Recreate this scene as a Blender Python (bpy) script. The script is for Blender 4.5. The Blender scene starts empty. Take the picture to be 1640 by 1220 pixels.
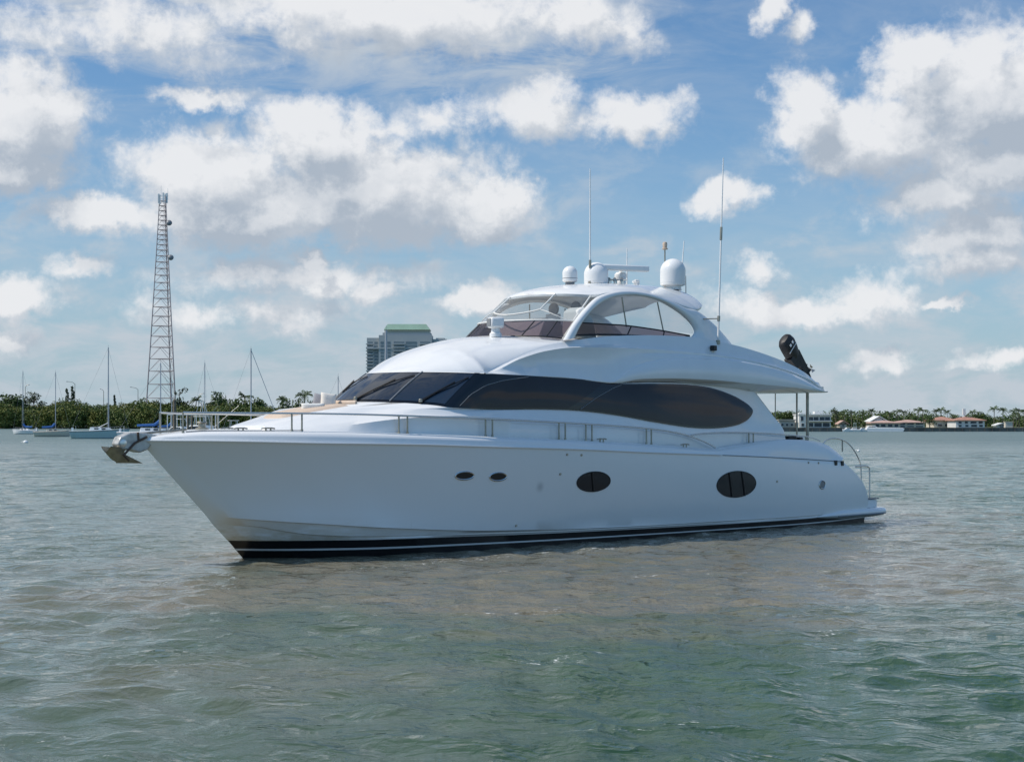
import bpy, bmesh, math, random
import numpy as np
from mathutils import Vector, Matrix
R = math.radians
random.seed(4)
S = bpy.context.scene
COL = S.collection

# ------------------------------------------------------------ camera
FPX = 2586.0; CAMH = 3.34; HOR = 676.0        # focal length in photo pixels, eye height, horizon row
cam = bpy.data.cameras.new('camera'); camo = bpy.data.objects.new('camera', cam); COL.objects.link(camo)
cam.sensor_width = 36; cam.lens = 36*FPX/1640; cam.clip_start = .5; cam.clip_end = 30000
cam.shift_y = (HOR-610)/1640.0
camo.location = (0, 0, CAMH); camo.rotation_euler = (R(90), 0, 0)
S.camera = camo
S.view_settings.view_transform = 'Standard'; S.view_settings.look = 'None'
S.view_settings.exposure = 0; S.view_settings.gamma = 1

# ------------------------------------------------------------ sun
SUN_EL = R(50); SUN_DIR = Vector((-.985*math.cos(SUN_EL), -.17*math.cos(SUN_EL), math.sin(SUN_EL))).normalized()
sl = bpy.data.lights.new('sun', 'SUN'); sl.energy = 3.8; sl.angle = R(.53); sl.color = (1, .93, .83)
so = bpy.data.objects.new('sun', sl); COL.objects.link(so)
so.rotation_euler = SUN_DIR.to_track_quat('Z', 'Y').to_euler()

# ------------------------------------------------------------ node helpers
class NT:
    def __init__(s, tree): s.t = tree; s.n = tree.nodes; s.l = tree.links
    def node(s, typ, **kw):
        n = s.n.new(typ)
        for k, v in kw.items(): setattr(n, k, v)
        return n
    def put(s, sock, v):
        if hasattr(v, 'is_output') or isinstance(v, bpy.types.NodeSocket): s.l.new(v, sock)
        else: sock.default_value = v
    def math(s, op, a, b=None, c=None, clamp=False):
        n = s.n.new('ShaderNodeMath'); n.operation = op; n.use_clamp = clamp
        s.put(n.inputs[0], a)
        if b is not None: s.put(n.inputs[1], b)
        if c is not None: s.put(n.inputs[2], c)
        return n.outputs[0]
    def vmath(s, op, a, b=None, out=0):
        n = s.n.new('ShaderNodeVectorMath'); n.operation = op
        s.put(n.inputs[0], a)
        if b is not None: s.put(n.inputs[1], b)
        return n.outputs[out]
    def ramp(s, v, lo, hi, a=0., b=1., smooth=True):
        n = s.n.new('ShaderNodeMapRange'); n.interpolation_type = 'SMOOTHSTEP' if smooth else 'LINEAR'
        s.put(n.inputs[0], v); s.put(n.inputs[1], lo); s.put(n.inputs[2], hi); s.put(n.inputs[3], a); s.put(n.inputs[4], b)
        return n.outputs[0]
    def mix(s, f, a, b):
        n = s.n.new('ShaderNodeMix'); n.data_type = 'RGBA'
        s.put(n.inputs[0], f); s.put(n.inputs[6], a); s.put(n.inputs[7], b)
        return n.outputs[2]
    def noise(s, vec, scale, detail=4, rough=.5, dist=0, out=0):
        n = s.n.new('ShaderNodeTexNoise'); s.put(n.inputs['Vector'], vec)
        n.inputs['Scale'].default_value = scale; n.inputs['Detail'].default_value = detail
        n.inputs['Roughness'].default_value = rough; n.inputs['Distortion'].default_value = dist
        return n.outputs[out]
    def comb(s, x, y, z=0.):
        n = s.n.new('ShaderNodeCombineXYZ'); s.put(n.inputs[0], x); s.put(n.inputs[1], y); s.put(n.inputs[2], z); return n.outputs[0]
    def sep(s, v):
        n = s.n.new('ShaderNodeSeparateXYZ'); s.put(n.inputs[0], v); return n.outputs
def c4(c): return (c[0], c[1], c[2], 1)

# ------------------------------------------------------------ world: Nishita sky with drifting cumulus
w = bpy.data.worlds.new('World'); S.world = w; w.use_nodes = True
N = NT(w.node_tree); N.n.clear()
out = N.node('ShaderNodeOutputWorld'); bg = N.node('ShaderNodeBackground')
sky = N.node('ShaderNodeTexSky'); sky.sky_type = 'NISHITA'; sky.sun_disc = False
sky.sun_elevation = SUN_EL; sky.sun_rotation = math.atan2(SUN_DIR.x, SUN_DIR.y)
sky.air_density = 1.0; sky.dust_density = .6; sky.ozone_density = 2.0
tc = N.node('ShaderNodeTexCoord'); dirv = tc.outputs['Generated']
sx, sy, sz = N.sep(dirv)
az = N.math('ARCTAN2', sx, sy)
el = N.math('ARCSINE', sz)
BL = [(600,215,90,34,.5),(480,440,230,34,.55),(1500,330,150,50,.7),(1620,140,90,70,.8), # clouds as (column, row, half width, half height, strength) in the photo's angular grid
 (500,235,130,62,1),(345,290,150,78,1),(600,310,230,92,1),(770,335,105,52,1),(190,352,150,36,.8),(420,345,260,62,1),
 (55,215,115,92,1),(20,285,140,42,.9),(855,182,88,50,.85),(1015,192,92,44,.85),(700,188,90,30,.5),(330,178,95,20,.6),
 (1290,195,62,74,1),(1400,245,150,82,1),(1570,180,180,112,1),(1590,290,200,70,1),(1455,125,66,58,.9),(1540,385,120,50,.6),
 (1148,322,66,32,.95),(1222,38,26,34,.6),(1272,66,26,26,.5),(1205,432,32,30,.55),(1395,478,70,40,.6),(1280,498,170,36,.7),
 (1488,491,46,11,.7),(1590,572,70,18,.6),(1560,428,110,28,.55),(50,487,72,38,.8),(140,437,62,22,.6),(505,415,46,13,.7),(600,462,36,24,.6),
 (760,480,76,26,.7),(420,505,170,30,.4),(30,560,60,22,.6),(1010,60,40,40,.45),(620,45,340,62,.85),(200,80,240,50,.5),(930,40,110,50,.6),(1400,570,60,22,.5)]
grp = bpy.data.node_groups.new('cloud_field', 'ShaderNodeTree')
grp.interface.new_socket('P', in_out='INPUT', socket_type='NodeSocketVector')
grp.interface.new_socket('D', in_out='OUTPUT', socket_type='NodeSocketFloat')
G = NT(grp); gi = G.node('NodeGroupInput'); go = G.node('NodeGroupOutput')
P = gi.outputs[0]
# large-scale warp so that outlines billow
wn = G.noise(P, 26, 5, .62, 0, 1)
wv = G.vmath('MULTIPLY', G.vmath('SUBTRACT', wn, (.5, .5, .5)), (.05, .042, 0))
PW = G.vmath('ADD', P, wv)
acc = None
for (u, v, a, b, k) in BL:
    c = ((u-820)/FPX, (HOR-v)/FPX, 0)
    q = G.vmath('MULTIPLY', G.vmath('SUBTRACT', PW, c), (FPX/a, FPX/b, 0))
    d = G.math('MULTIPLY_ADD', G.vmath('LENGTH', q, None, 1), -k, k)
    if acc is None: acc = d
    else:
        acc = G.math('SMOOTH_MAX', acc, d, .12)
D0 = G.math('MAXIMUM', acc, -.8)
n1 = G.noise(P, 55, 8, .66, .2)
D1 = G.math('MULTIPLY_ADD', G.math('SUBTRACT', n1, .5), 1.0, G.math('MULTIPLY_ADD', G.math('SUBTRACT', G.noise(P, 24, 4, .55), .5), .8, D0))
G.l.new(D1, go.inputs[0])
def field(vec):
    g = N.node('ShaderNodeGroup'); g.node_tree = grp; N.l.new(vec, g.inputs[0]); return g.outputs[0]
# outside the photographed window use free noise clouds
pc = N.comb(az, el, 0.)
D = field(pc)
Dl = field(N.vmath('ADD', pc, (-.010, .016, 0)))
# coverage elsewhere (behind, overhead)
# second, cheap field without the fine billows: tells how deep a point lies below the sunlit top
grp2 = grp.copy(); grp2.name = 'cloud_bulk'
g2o = [n for n in grp2.nodes if n.type == 'GROUP_OUTPUT'][0]
bulk_src = [n for n in grp2.nodes if n.name == D0.node.name][0]
grp2.links.new(bulk_src.outputs[0], g2o.inputs[0])
def bulk(vec):
    g = N.node('ShaderNodeGroup'); g.node_tree = grp2; N.l.new(vec, g.inputs[0]); return g.outputs[0]
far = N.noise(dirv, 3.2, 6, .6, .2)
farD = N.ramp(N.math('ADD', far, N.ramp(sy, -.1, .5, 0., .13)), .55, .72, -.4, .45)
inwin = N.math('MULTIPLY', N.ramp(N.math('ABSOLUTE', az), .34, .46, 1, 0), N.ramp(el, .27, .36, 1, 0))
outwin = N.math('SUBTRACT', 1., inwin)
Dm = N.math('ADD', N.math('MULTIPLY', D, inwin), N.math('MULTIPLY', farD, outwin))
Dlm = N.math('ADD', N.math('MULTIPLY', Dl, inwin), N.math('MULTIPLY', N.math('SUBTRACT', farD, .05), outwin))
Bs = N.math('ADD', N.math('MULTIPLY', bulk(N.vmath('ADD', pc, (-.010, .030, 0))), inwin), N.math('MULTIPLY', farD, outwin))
alpha = N.ramp(Dm, -.20, .42)
st = N.noise(N.vmath('MULTIPLY', pc, (1., 3.2, 1.)), 14, 6, .62, .6)
topv_ = N.math('MULTIPLY', N.ramp(el, .17, .235, 0, .85), N.ramp(az, .02, .13, 1, .12))
veil = N.math('MULTIPLY', N.ramp(st, .34, .66), N.math('ADD', N.ramp(el, .0, .15, .80, .10), topv_))
hz = N.math('MULTIPLY', N.ramp(el, -.02, .22, .70, 0.), N.ramp(sy, -.35, .35))
light = N.ramp(N.math('SUBTRACT', Dm, Dlm), -.30, .42)          # side of a billow turned to the sun
deep = N.ramp(Bs, -.10, .75)
fine = N.noise(pc, 70, 6, .6)
lum = N.math('ADD', N.math('MULTIPLY', light, .62), N.math('MULTIPLY', fine, .42))
lum = N.math('SUBTRACT', N.math('ADD', lum, .24), N.math('MULTIPLY', deep, .52))
cloudc = N.mix(N.math('MINIMUM', N.math('MAXIMUM', lum, 0.), 1.), (.42, .48, .56, 1), (.84, .85, .87, 1))
skyc = N.mix(1., (0,0,0,1), sky.outputs[0])
skys = N.vmath('MULTIPLY', sky.outputs[0], (.070, .094, .113))
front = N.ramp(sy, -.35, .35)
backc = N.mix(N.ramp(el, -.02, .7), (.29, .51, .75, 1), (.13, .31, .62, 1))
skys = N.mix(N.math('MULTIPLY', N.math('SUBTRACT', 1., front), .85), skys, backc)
c1 = N.mix(hz, skys, (.40, .53, .65, 1))
soft = N.noise(N.vmath('ADD', N.vmath('MULTIPLY', pc, (1., 1.7, 1.)), (3., 5., 0)), 17, 7, .6, .25)
softa = N.math('MULTIPLY', N.ramp(soft, .47, .68, 0., .60), N.ramp(el, .10, .20, 1., .10))
veil = N.math('MULTIPLY', N.math('MINIMUM', N.math('ADD', veil, softa), .9), N.ramp(sy, -.2, .4))
c2 = N.mix(veil, c1, (.53, .59, .655, 1))
c3 = N.mix(N.math('MULTIPLY', alpha, .95), c2, cloudc)
below = N.ramp(el, -.03, -.004, 1, 0)
c5 = N.mix(below, c3, (.14, .19, .19, 1))
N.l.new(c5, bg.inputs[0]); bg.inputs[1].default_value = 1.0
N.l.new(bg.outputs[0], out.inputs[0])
# the physically bright sky is brought down to a strength of about 0.09 by the multiplication above

# ------------------------------------------------------------ materials
MATS = {}
def mat(name, col=(.8,.8,.8), rough=.4, metal=0., coat=0., var=0., vscale=3., bump=0., bscale=20., ior=None, alpha=1., trans=0., spec=None, emis=None):
    if name in MATS: return MATS[name]
    m = bpy.data.materials.new(name); m.use_nodes = True; T = NT(m.node_tree)
    b = T.n['Principled BSDF']
    b.inputs['Base Color'].default_value = c4(col); b.inputs['Roughness'].default_value = rough; b.inputs['Metallic'].default_value = metal
    b.inputs['Coat Weight'].default_value = coat; b.inputs['Coat Roughness'].default_value = .05
    if ior: b.inputs['IOR'].default_value = ior
    if spec is not None: b.inputs['Specular IOR Level'].default_value = spec
    b.inputs['Alpha'].default_value = alpha; b.inputs['Transmission Weight'].default_value = trans
    tcn = T.node('ShaderNodeTexCoord').outputs['Object']
    if var:
        n = T.noise(tcn, vscale, 5, .6)
        f = T.ramp(n, .3, .7, 1-var, 1+var*.6)
        cc = T.vmath('MULTIPLY', c4(col)[:3], T.comb(f, f, f))
        T.l.new(cc, b.inputs['Base Color'])
        r2 = T.ramp(T.noise(tcn, vscale*2.3, 4, .6), .3, .7, rough*.8, rough*1.25); T.l.new(r2, b.inputs['Roughness'])
    if bump:
        bn = T.node('ShaderNodeBump'); bn.inputs['Strength'].default_value = bump; bn.inputs['Distance'].default_value = .02
        T.l.new(T.noise(tcn, bscale, 4, .6), bn.inputs['Height']); T.l.new(bn.outputs[0], b.inputs['Normal'])
    MATS[name] = m
    return m
M_white = mat('gelcoat_white', (.80,.80,.79), .16, coat=.5, var=.03, vscale=1.2)
M_black = mat('antifoul_black', (.008,.008,.010), .35, var=.3, vscale=4)
M_stripe = mat('stripe_white', (.62,.62,.60), .3)
M_glass = mat('black_glass', (.006,.007,.010), .035, ior=1.5, coat=.0, var=.2, vscale=1.)
M_wind = mat('windshield_glass', (.012,.018,.030), .03, ior=1.85)
M_side = mat('smoked_glass', (.027,.025,.029), .07, ior=1.36, var=.15, vscale=.8)
M_steel = mat('stainless', (.62,.62,.60), .18, metal=1.)
M_steel2 = mat('galvanized', (.40,.37,.30), .42, metal=.75, var=.2, vscale=6)
M_rub = mat('rubber_black', (.012,.012,.013), .5)
M_grey = mat('grey_plastic', (.20,.21,.22), .4)
M_beige = mat('beige_vinyl', (.60,.47,.36), .6, var=.05, bump=.2)
M_canvas = mat('white_canvas', (.74,.73,.69), .7, bump=.15, bscale=40)
M_linen = mat('pillow_linen', (.72,.67,.60), .8, bump=.3)
M_pgrey = mat('pillow_grey', (.27,.27,.29), .8, bump=.3)
M_fiber = mat('fibreglass_white', (.78,.78,.77), .3)
M_rust = mat('rusty_chain', (.10,.06,.04), .7, var=.4, vscale=20)

def clear_mat(name, tint, a, rough=.05):
    if name in MATS: return MATS[name]
    m = bpy.data.materials.new(name); m.use_nodes = True; T = NT(m.node_tree); T.n.clear()
    o = T.node('ShaderNodeOutputMaterial'); tr = T.node('ShaderNodeBsdfTransparent'); tr.inputs[0].default_value = c4(tint)
    g = T.node('ShaderNodeBsdfGlossy'); g.inputs['Roughness'].default_value = rough; g.inputs[0].default_value = (.9,.9,.9,1)
    df = T.node('ShaderNodeBsdfDiffuse'); df.inputs[0].default_value = (.6,.6,.6,1)
    fr = T.node('ShaderNodeLayerWeight'); fr.inputs[0].default_value = .35; gf = T.node('ShaderNodeNewGeometry')
    fz = T.math('MULTIPLY_ADD', T.math('POWER', fr.outputs[1], 4.), .5, .05)
    mx = T.node('ShaderNodeMixShader'); T.l.new(fz, mx.inputs[0]); T.l.new(tr.outputs[0], mx.inputs[1]); T.l.new(g.outputs[0], mx.inputs[2])
    m2 = T.node('ShaderNodeMixShader'); m2.inputs[0].default_value = a; T.l.new(mx.outputs[0], m2.inputs[1]); T.l.new(df.outputs[0], m2.inputs[2])
    T.l.new(m2.outputs[0], o.inputs[0]); MATS[name] = m
    return m
M_clear = clear_mat('clear_vinyl', (.82,.85,.86), .10, .08)
M_tint = clear_mat('violet_tinted_acrylic', (.24,.19,.22), .03, .04)

def leaf_mat(name, col, var=.45):
    if name in MATS: return MATS[name]
    m = bpy.data.materials.new(name); m.use_nodes = True; T = NT(m.node_tree); b = T.n['Principled BSDF']
    g = T.node('ShaderNodeNewGeometry'); tcn = T.node('ShaderNodeTexCoord').outputs['Object']
    big = T.noise(tcn, .12, 3, .6)
    f = T.math('ADD', T.math('MULTIPLY', g.outputs['Random Per Island'], var), T.ramp(big, .3, .7, 1-var, 1.15))
    y = T.math('MULTIPLY', f, 1.0)
    cc = T.vmath('MULTIPLY', col, T.comb(T.math('MULTIPLY', y, T.ramp(big, .35, .7, .85, 1.3)), y, T.math('MULTIPLY', y, .9)))
    T.l.new(cc, b.inputs['Base Color']); b.inputs['Roughness'].default_value = .55; b.inputs['Specular IOR Level'].default_value = .25
    MATS[name] = m; return m

# hull: gelcoat with rust and weed stains at the forefoot, light scuffs
def hull_material():
    m = bpy.data.materials.new('hull_gelcoat'); m.use_nodes = True; T = NT(m.node_tree); b = T.n['Principled BSDF']
    tcn = T.node('ShaderNodeTexCoord').outputs['Object']; x, y, z = T.sep(tcn)
    n = T.noise(tcn, 1.6, 6, .62); n2 = T.noise(T.vmath('MULTIPLY', tcn, (.6, .6, 3.)), 2.5, 6, .65)
    low = T.math('MULTIPLY', T.ramp(z, .35, 1.15, 1, 0), T.ramp(x, 2., 7.5, 1, .05))
    st = T.math('MULTIPLY', low, T.ramp(n2, .30, .62))
    col = T.mix(T.math('MULTIPLY', st, .85), (.80,.80,.79,1), (.50,.41,.25,1))
    streak = T.math('MULTIPLY', T.ramp(T.noise(T.vmath('MULTIPLY', tcn, (3., 3., .35)), 3., 5, .7), .60, .78), T.ramp(z, .4, 2.2, .16, .0))
    col = T.mix(streak, col, (.45,.40,.32,1))
    # diagonal scrape beside the swim platform
    d = T.math('ABSOLUTE', T.math('SUBTRACT', T.math('SUBTRACT', x, 23.2), T.math('MULTIPLY', z, .9)))
    sc = T.math('MULTIPLY', T.ramp(d, .0, .16, 1, 0), T.math('MULTIPLY', T.ramp(z, .3, .9, 1, 0), T.ramp(n, .4, .6)))
    col = T.mix(T.math('MULTIPLY', sc, .6), col, (.12,.12,.12,1))
    # small grey exhaust smudge
    q = T.vmath('LENGTH', T.vmath('MULTIPLY', T.vmath('SUBTRACT', tcn, (10.45, -3., 1.62)), (5., .2, 5.)), None, 1)
    col = T.mix(T.ramp(q, .0, 1., .45, 0), col, (.22,.24,.26,1))
    T.l.new(col, b.inputs['Base Color']); T.l.new(T.ramp(n, .3, .7, .17, .27), b.inputs['Roughness'])
    b.inputs['Coat Weight'].default_value = .4; b.inputs['Coat Roughness'].default_value = .06
    bn = T.node('ShaderNodeBump'); bn.inputs['Strength'].default_value = .25; bn.inputs['Distance'].default_value = .02
    T.l.new(T.noise(tcn, .9, 2, .5), bn.inputs['Height']); T.l.new(bn.outputs[0], b.inputs['Normal'])
    return m
M_hull = hull_material()

# ------------------------------------------------------------ object helpers
def props(o, label=None, cat=None, group=None, kind=None):
    if label: o['label'] = label
    if cat: o['category'] = cat
    if group: o['group'] = group
    if kind: o['kind'] = kind
    return o
def empty(name, loc=(0,0,0), rz=0, label=None, cat=None, group=None):
    o = bpy.data.objects.new(name, None); COL.objects.link(o); o.location = loc; o.rotation_euler = (0, 0, rz)
    o.empty_display_size = .5
    return props(o, label, cat, group)
class MB:
    def __init__(s): s.v = []; s.f = []; s.m = []; s.mi = 0
    def add(s, V, F):
        b = len(s.v); s.v += [tuple(map(float, q)) for q in V]
        for f in F: s.f.append(tuple(i+b for i in f)); s.m.append(s.mi)
    def box(s, x0, x1, y0, y1, z0, z1, M=None):
        V = [(x, y, z) for z in (z0, z1) for y in (y0, y1) for x in (x0, x1)]
        if M is not None: V = [M @ Vector(q) for q in V]
        s.add(V, [(0,2,3,1),(4,5,7,6),(0,1,5,4),(2,6,7,3),(0,4,6,2),(1,3,7,5)])
    def tube(s, pts, r, n=8, cap=True):
        pts = [Vector(p) for p in pts]; m = len(pts)
        rs = r if isinstance(r, (list, tuple)) else [r]*m
        up = Vector((0, 0, 1)); V = []; prev = None
        for i, p in enumerate(pts):
            t = (pts[min(i+1, m-1)]-pts[max(i-1, 0)])
            if t.length < 1e-9: t = Vector((0,0,1))
            t.normalize()
            a = t.cross(up) if abs(t.z) < .95 else t.cross(Vector((1, 0, 0)))
            a.normalize()
            if prev is not None and a.dot(prev) < 0: a = -a
            prev = a
            b = t.cross(a)
            for k in range(n):
                an = 2*math.pi*k/n; V.append(p+(a*math.cos(an)+b*math.sin(an))*rs[i])
        F = [(i*n+k, i*n+(k+1) % n, (i+1)*n+(k+1) % n, (i+1)*n+k) for i in range(m-1) for k in range(n)]
        if cap: F += [tuple(reversed(range(n))), tuple(range((m-1)*n, m*n))]
        s.add(V, F)
    def lathe(s, prof, c=(0,0,0), n=20, M=None):
        V = []
        for r, z in prof:
            for k in range(n):
                a = 2*math.pi*k/n; q = Vector((r*math.cos(a), r*math.sin(a), z))
                if M is not None: q = M @ q
                V.append(q+Vector(c))
        F = [(i*n+k, i*n+(k+1) % n, (i+1)*n+(k+1) % n, (i+1)*n+k) for i in range(len(prof)-1) for k in range(n)]
        F += [tuple(reversed(range(n))), tuple(range((len(prof)-1)*n, len(prof)*n))]
        s.add(V, F)
    def grid(s, G, flip=False):
        r, c = len(G), len(G[0]); b = []
        V = [q for row in G for q in row]
        F = [(i*c+j, i*c+j+1, (i+1)*c+j+1, (i+1)*c+j) for i in range(r-1) for j in range(c-1)]
        if flip: F = [tuple(reversed(f)) for f in F]
        s.add(V, F)
    def prism(s, outline, a, b, axis='y'):   # outline in (x,z), extruded along y from a to b
        n = len(outline)
        V = [(x, a, z) for x, z in outline]+[(x, b, z) for x, z in outline]
        F = [tuple(range(n)), tuple(reversed(range(n, 2*n)))]+[(i, i+n, (i+1) % n+n, (i+1) % n) for i in range(n)]
        s.add(V, F)
    def build(s, name, m, parent=None, smooth=True, ang=35, bevel=0, merge=True, recalc=True, label=None):
        me = bpy.data.meshes.new(name); me.from_pydata(s.v, [], s.f)
        ms = m if isinstance(m, (list, tuple)) else [m]
        for q in ms: me.materials.append(q)
        if len(ms) > 1: me.polygons.foreach_set('material_index', s.m)
        if merge or recalc:
            bm = bmesh.new(); bm.from_mesh(me)
            if merge: bmesh.ops.remove_doubles(bm, verts=bm.verts, dist=1e-4)
            if recalc: bmesh.ops.recalc_face_normals(bm, faces=bm.faces)
            bm.to_mesh(me); bm.free()
        if smooth:
            me.polygons.foreach_set('use_smooth', [True]*len(me.polygons))
            me.set_sharp_from_angle(angle=R(ang))
        o = bpy.data.objects.new(name, me); COL.objects.link(o)
        if parent: o.parent = parent
        if bevel:
            md = o.modifiers.new('bevel', 'BEVEL'); md.width = bevel; md.segments = 2; md.limit_method = 'ANGLE'
        if label: o['label'] = label
        return o
def pch(xs, ys, x):      # monotone cubic interpolation
    xs = np.array(xs, float); ys = np.array(ys, float); x = np.clip(np.array(x, float), xs[0], xs[-1])
    h = np.diff(xs); d = np.diff(ys)/h; m = np.zeros(len(xs)); m[0] = d[0]; m[-1] = d[-1]
    for i in range(1, len(xs)-1):
        if d[i-1]*d[i] > 0: m[i] = 2*d[i-1]*d[i]/(d[i-1]+d[i])
    i = np.clip(np.searchsorted(xs, x)-1, 0, len(h)-1); t = (x-xs[i])/h[i]
    return (2*t**3-3*t**2+1)*ys[i]+(t**3-2*t**2+t)*h[i]*m[i]+(-2*t**3+3*t**2)*ys[i+1]+(t**3-t**2)*h[i]*m[i+1]
class Cv:                # a longitudinal curve, (s aft of the bow tip, p to port, z up)
    def __init__(s, pts):
        s.pts = pts; a = np.array(pts, float); s.a = a; s.s0 = a[0, 0]; s.s1 = a[-1, 0]
    def __call__(s, x):
        a = s.a; x = np.clip(x, s.s0, s.s1)
        return np.stack([x, pch(a[:,0], a[:,1], x), pch(a[:,0], a[:,2], x)], -1)
def L3(q): return (q[0], -q[1], q[2])        # yacht coordinates to the yacht's local axes
def mgrid(mb, G, mirror=True):               # G: list of rows of (s,p,z)
    mb.grid([[L3(q) for q in r] for r in G])
    if mirror: mb.grid([[(q[0], q[1], q[2]) for q in r] for r in G], flip=True)
def crom(P, t):
    P = np.array(P, float); n = len(P); t = np.clip(np.array(t, float), 0, n-1); i = np.minimum(t.astype(int), n-2); f = (t-i)[:, None]
    p0 = P[np.maximum(i-1, 0)]; p1 = P[i]; p2 = P[i+1]; p3 = P[np.minimum(i+2, n-1)]
    return .5*((2*p1)+(-p0+p2)*f+(2*p0-5*p1+4*p2-p3)*f**2+(-p0+3*p1-3*p2+p3)*f**3)

# ============================================================ THE YACHT
YO = (-8.693, 37.59); YA = R(45)
yacht = empty('motor_yacht', (YO[0], YO[1], 0), YA, 'large white motor yacht with dark window band, arched hardtop and radar domes', 'yacht')
def yw(s, p, z):     # yacht coordinates to world
    c = math.sqrt(.5); return Vector((YO[0]+(s+p)*c, YO[1]+(s-p)*c, z))

RAIL = Cv([(0,0,2.93),(.18,.2,2.91),(1.19,.99,2.9),(2.06,1.51,2.88),(3.46,2.09,2.84),(5,2.53,2.81),(6.38,2.77,2.78),(8.42,2.97,2.71),(11.63,3.05,2.61),(14.76,3.05,2.48),(18.05,3.05,2.36),(21.14,3.01,2.23),(24.8,2.86,2.05)])
DT = Cv([(.12,.0,2.965),(.26,.12,2.995),(.62,.37,3.06),(1.49,.96,3.12),(2.18,1.34,3.12),(3.42,1.85,3.12),(4.53,2.19,3.10),(5.86,2.47,3.06),(8.62,2.76,2.97),(11.32,2.83,2.87),(14.97,2.83,2.71),(16.72,2.83,2.61),(18.12,2.83,2.54),(19,2.82,2.61),(20.05,2.8,2.70),(21.89,2.78,2.79),(23.4,2.7,2.73),(24.4,2.66,2.54),(25.17,2.6,2.18)])
def hcurve(pts): return Cv(pts)
HC = [hcurve(q) for q in (
 [(3.4,0,-.5),(5,.02,-.8),(8,.02,-1),(26.2,.02,-.7)],
 [(3.06,0,-.12),(4.02,1.05,-.12),(5.35,1.8,-.12),(7.2,2.25,-.12),(10.6,2.58,-.12),(14.3,2.68,-.12),(18.6,2.8,-.12),(23,2.9,-.12),(26.2,2.78,-.12)],
 [(2.5,0,.46),(3.05,.72,.46),(4.02,1.36,.45),(5.45,2.0,.43),(7.2,2.36,.41),(10.6,2.6,.35),(12.05,2.66,.33),(16.8,2.79,.28),(22.2,2.92,.26),(24,2.9,.28),(26.25,2.8,.36)],
 [(2.47,.0,.48),(3.0,.70,.48),(4.0,1.37,.47),(5.45,2.01,.45),(7.2,2.38,.43),(10.6,2.61,.37),(12.05,2.67,.35),(16.8,2.80,.30),(22.2,2.93,.28),(24,2.91,.30),(26.3,2.8,.38)],
 [(2.07,0,.86),(2.75,.66,.82),(3.3,1.05,.70),(3.89,1.39,.60),(4.84,1.83,.53),(6.2,2.19,.49),(8,2.50,.455),(12,2.70,.38),(17,2.84,.33),(24,2.91,.32),(26.3,2.82,.39)],
 [(2.05,0,.88),(2.73,.73,.835),(3.28,1.12,.715),(3.87,1.47,.615),(4.84,1.90,.545),(6.2,2.24,.505),(8,2.50,.48),(12,2.70,.40),(17,2.84,.35),(24,2.91,.335),(26.3,2.82,.40)],
 [(1.9,0,1.05),(2.37,.58,1.01),(3.06,1.11,.94),(3.86,1.56,.87),(5.66,2.21,.71),(9.1,2.64,.50),(12,2.74,.43),(17,2.87,.38),(22,2.97,.36),(24,2.94,.36),(26.3,2.84,.41)],
 [(1.88,0,1.08),(2.35,.66,1.03),(3.04,1.19,.96),(3.84,1.64,.89),(5.64,2.28,.73),(9.1,2.69,.52),(12,2.74,.45),(17,2.87,.40),(22,2.97,.38),(24,2.94,.38),(26.3,2.84,.43)])]
NU = 90
UU = (np.linspace(0, 1, NU))**1.55
def samp(c, u): return c(c.s0+(c.s1-c.s0)*u)
rows = [samp(c, UU) for c in HC]
lo = rows[-1]; hi = samp(RAIL, UU)
topside = [lo]
for t in (.12, .25, .4, .55, .7, .82, .92):
    r = lo+(hi-lo)*t; b = 4*t*(1-t)
    r[:, 1] -= .20*b*np.exp(-(UU/.20)**2)*np.clip(UU/.02, 0, 1); r[:, 1] += .045*b*np.clip((UU-.2)*3, 0, 1)
    r[:, 1] = np.maximum(r[:, 1], 0)
    r[:, 0] += .5*b*UU**12
    rows.append(r); topside.append(r)
rows.append(hi); topside.append(hi)
g1 = samp(RAIL, UU)+np.array([0, -.02, .03]); g1[0, 1] = 0
dt = samp(DT, UU)
for a, bl in ((.35, .055), (.62, .065), (.85, .04)):
    r = g1+(dt-g1)*a; r[:, 1] += bl*np.clip(UU/.02, 0, 1); r[:, 2] += bl*.25
    rows.append(r) if a > .35 else rows.extend([g1, r])
rows.append(dt)
ins = np.array(dt); ins[:, 1] = np.maximum(ins[:, 1]-.12, 0); ins[:, 2] += .01; rows.append(ins)
ins2 = np.array(ins); ins2[:, 1] = np.maximum(ins2[:, 1]-.05, 0); ins2[:, 2] -= .2*np.clip((dt[:, 0]-7)/4, 0, 1)+.002; rows.append(ins2)
Hrows = rows
def hull_p(s, z):
    zs = []; ps = []
    for r in topside:
        ps.append(np.interp(s, r[:, 0], r[:, 1])); zs.append(np.interp(s, r[:, 0], r[:, 2]))
    return float(np.interp(z, zs, ps))
def aft_close(r):
    e = r[-1]; return [e+np.array([.07, -.1, 0]), e+np.array([.11, -.32, 0]), np.array([e[0]+.12, 0, e[2]])]
mb = MB(); mb.mi = 0
full = [list(r)+aft_close(r) for r in rows]
mb.mi = 1; mgrid(mb, full[:3])
mb.mi = 0; mgrid(mb, full[2:])
hull = mb.build('hull', [M_hull, M_black], yacht, ang=28)
# boot stripe
b0 = rows[1]; b1 = rows[2]
mb = MB()
q0 = b0+(b1-b0)*.56; q1 = b0+(b1-b0)*.645
q0[:, 1] += .006; q1[:, 1] += .006; q0[:, 0] -= .004; q1[:, 0] -= .004
mgrid(mb, [q0, q1]); mb.build('boot_stripe', M_stripe, hull)
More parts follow.
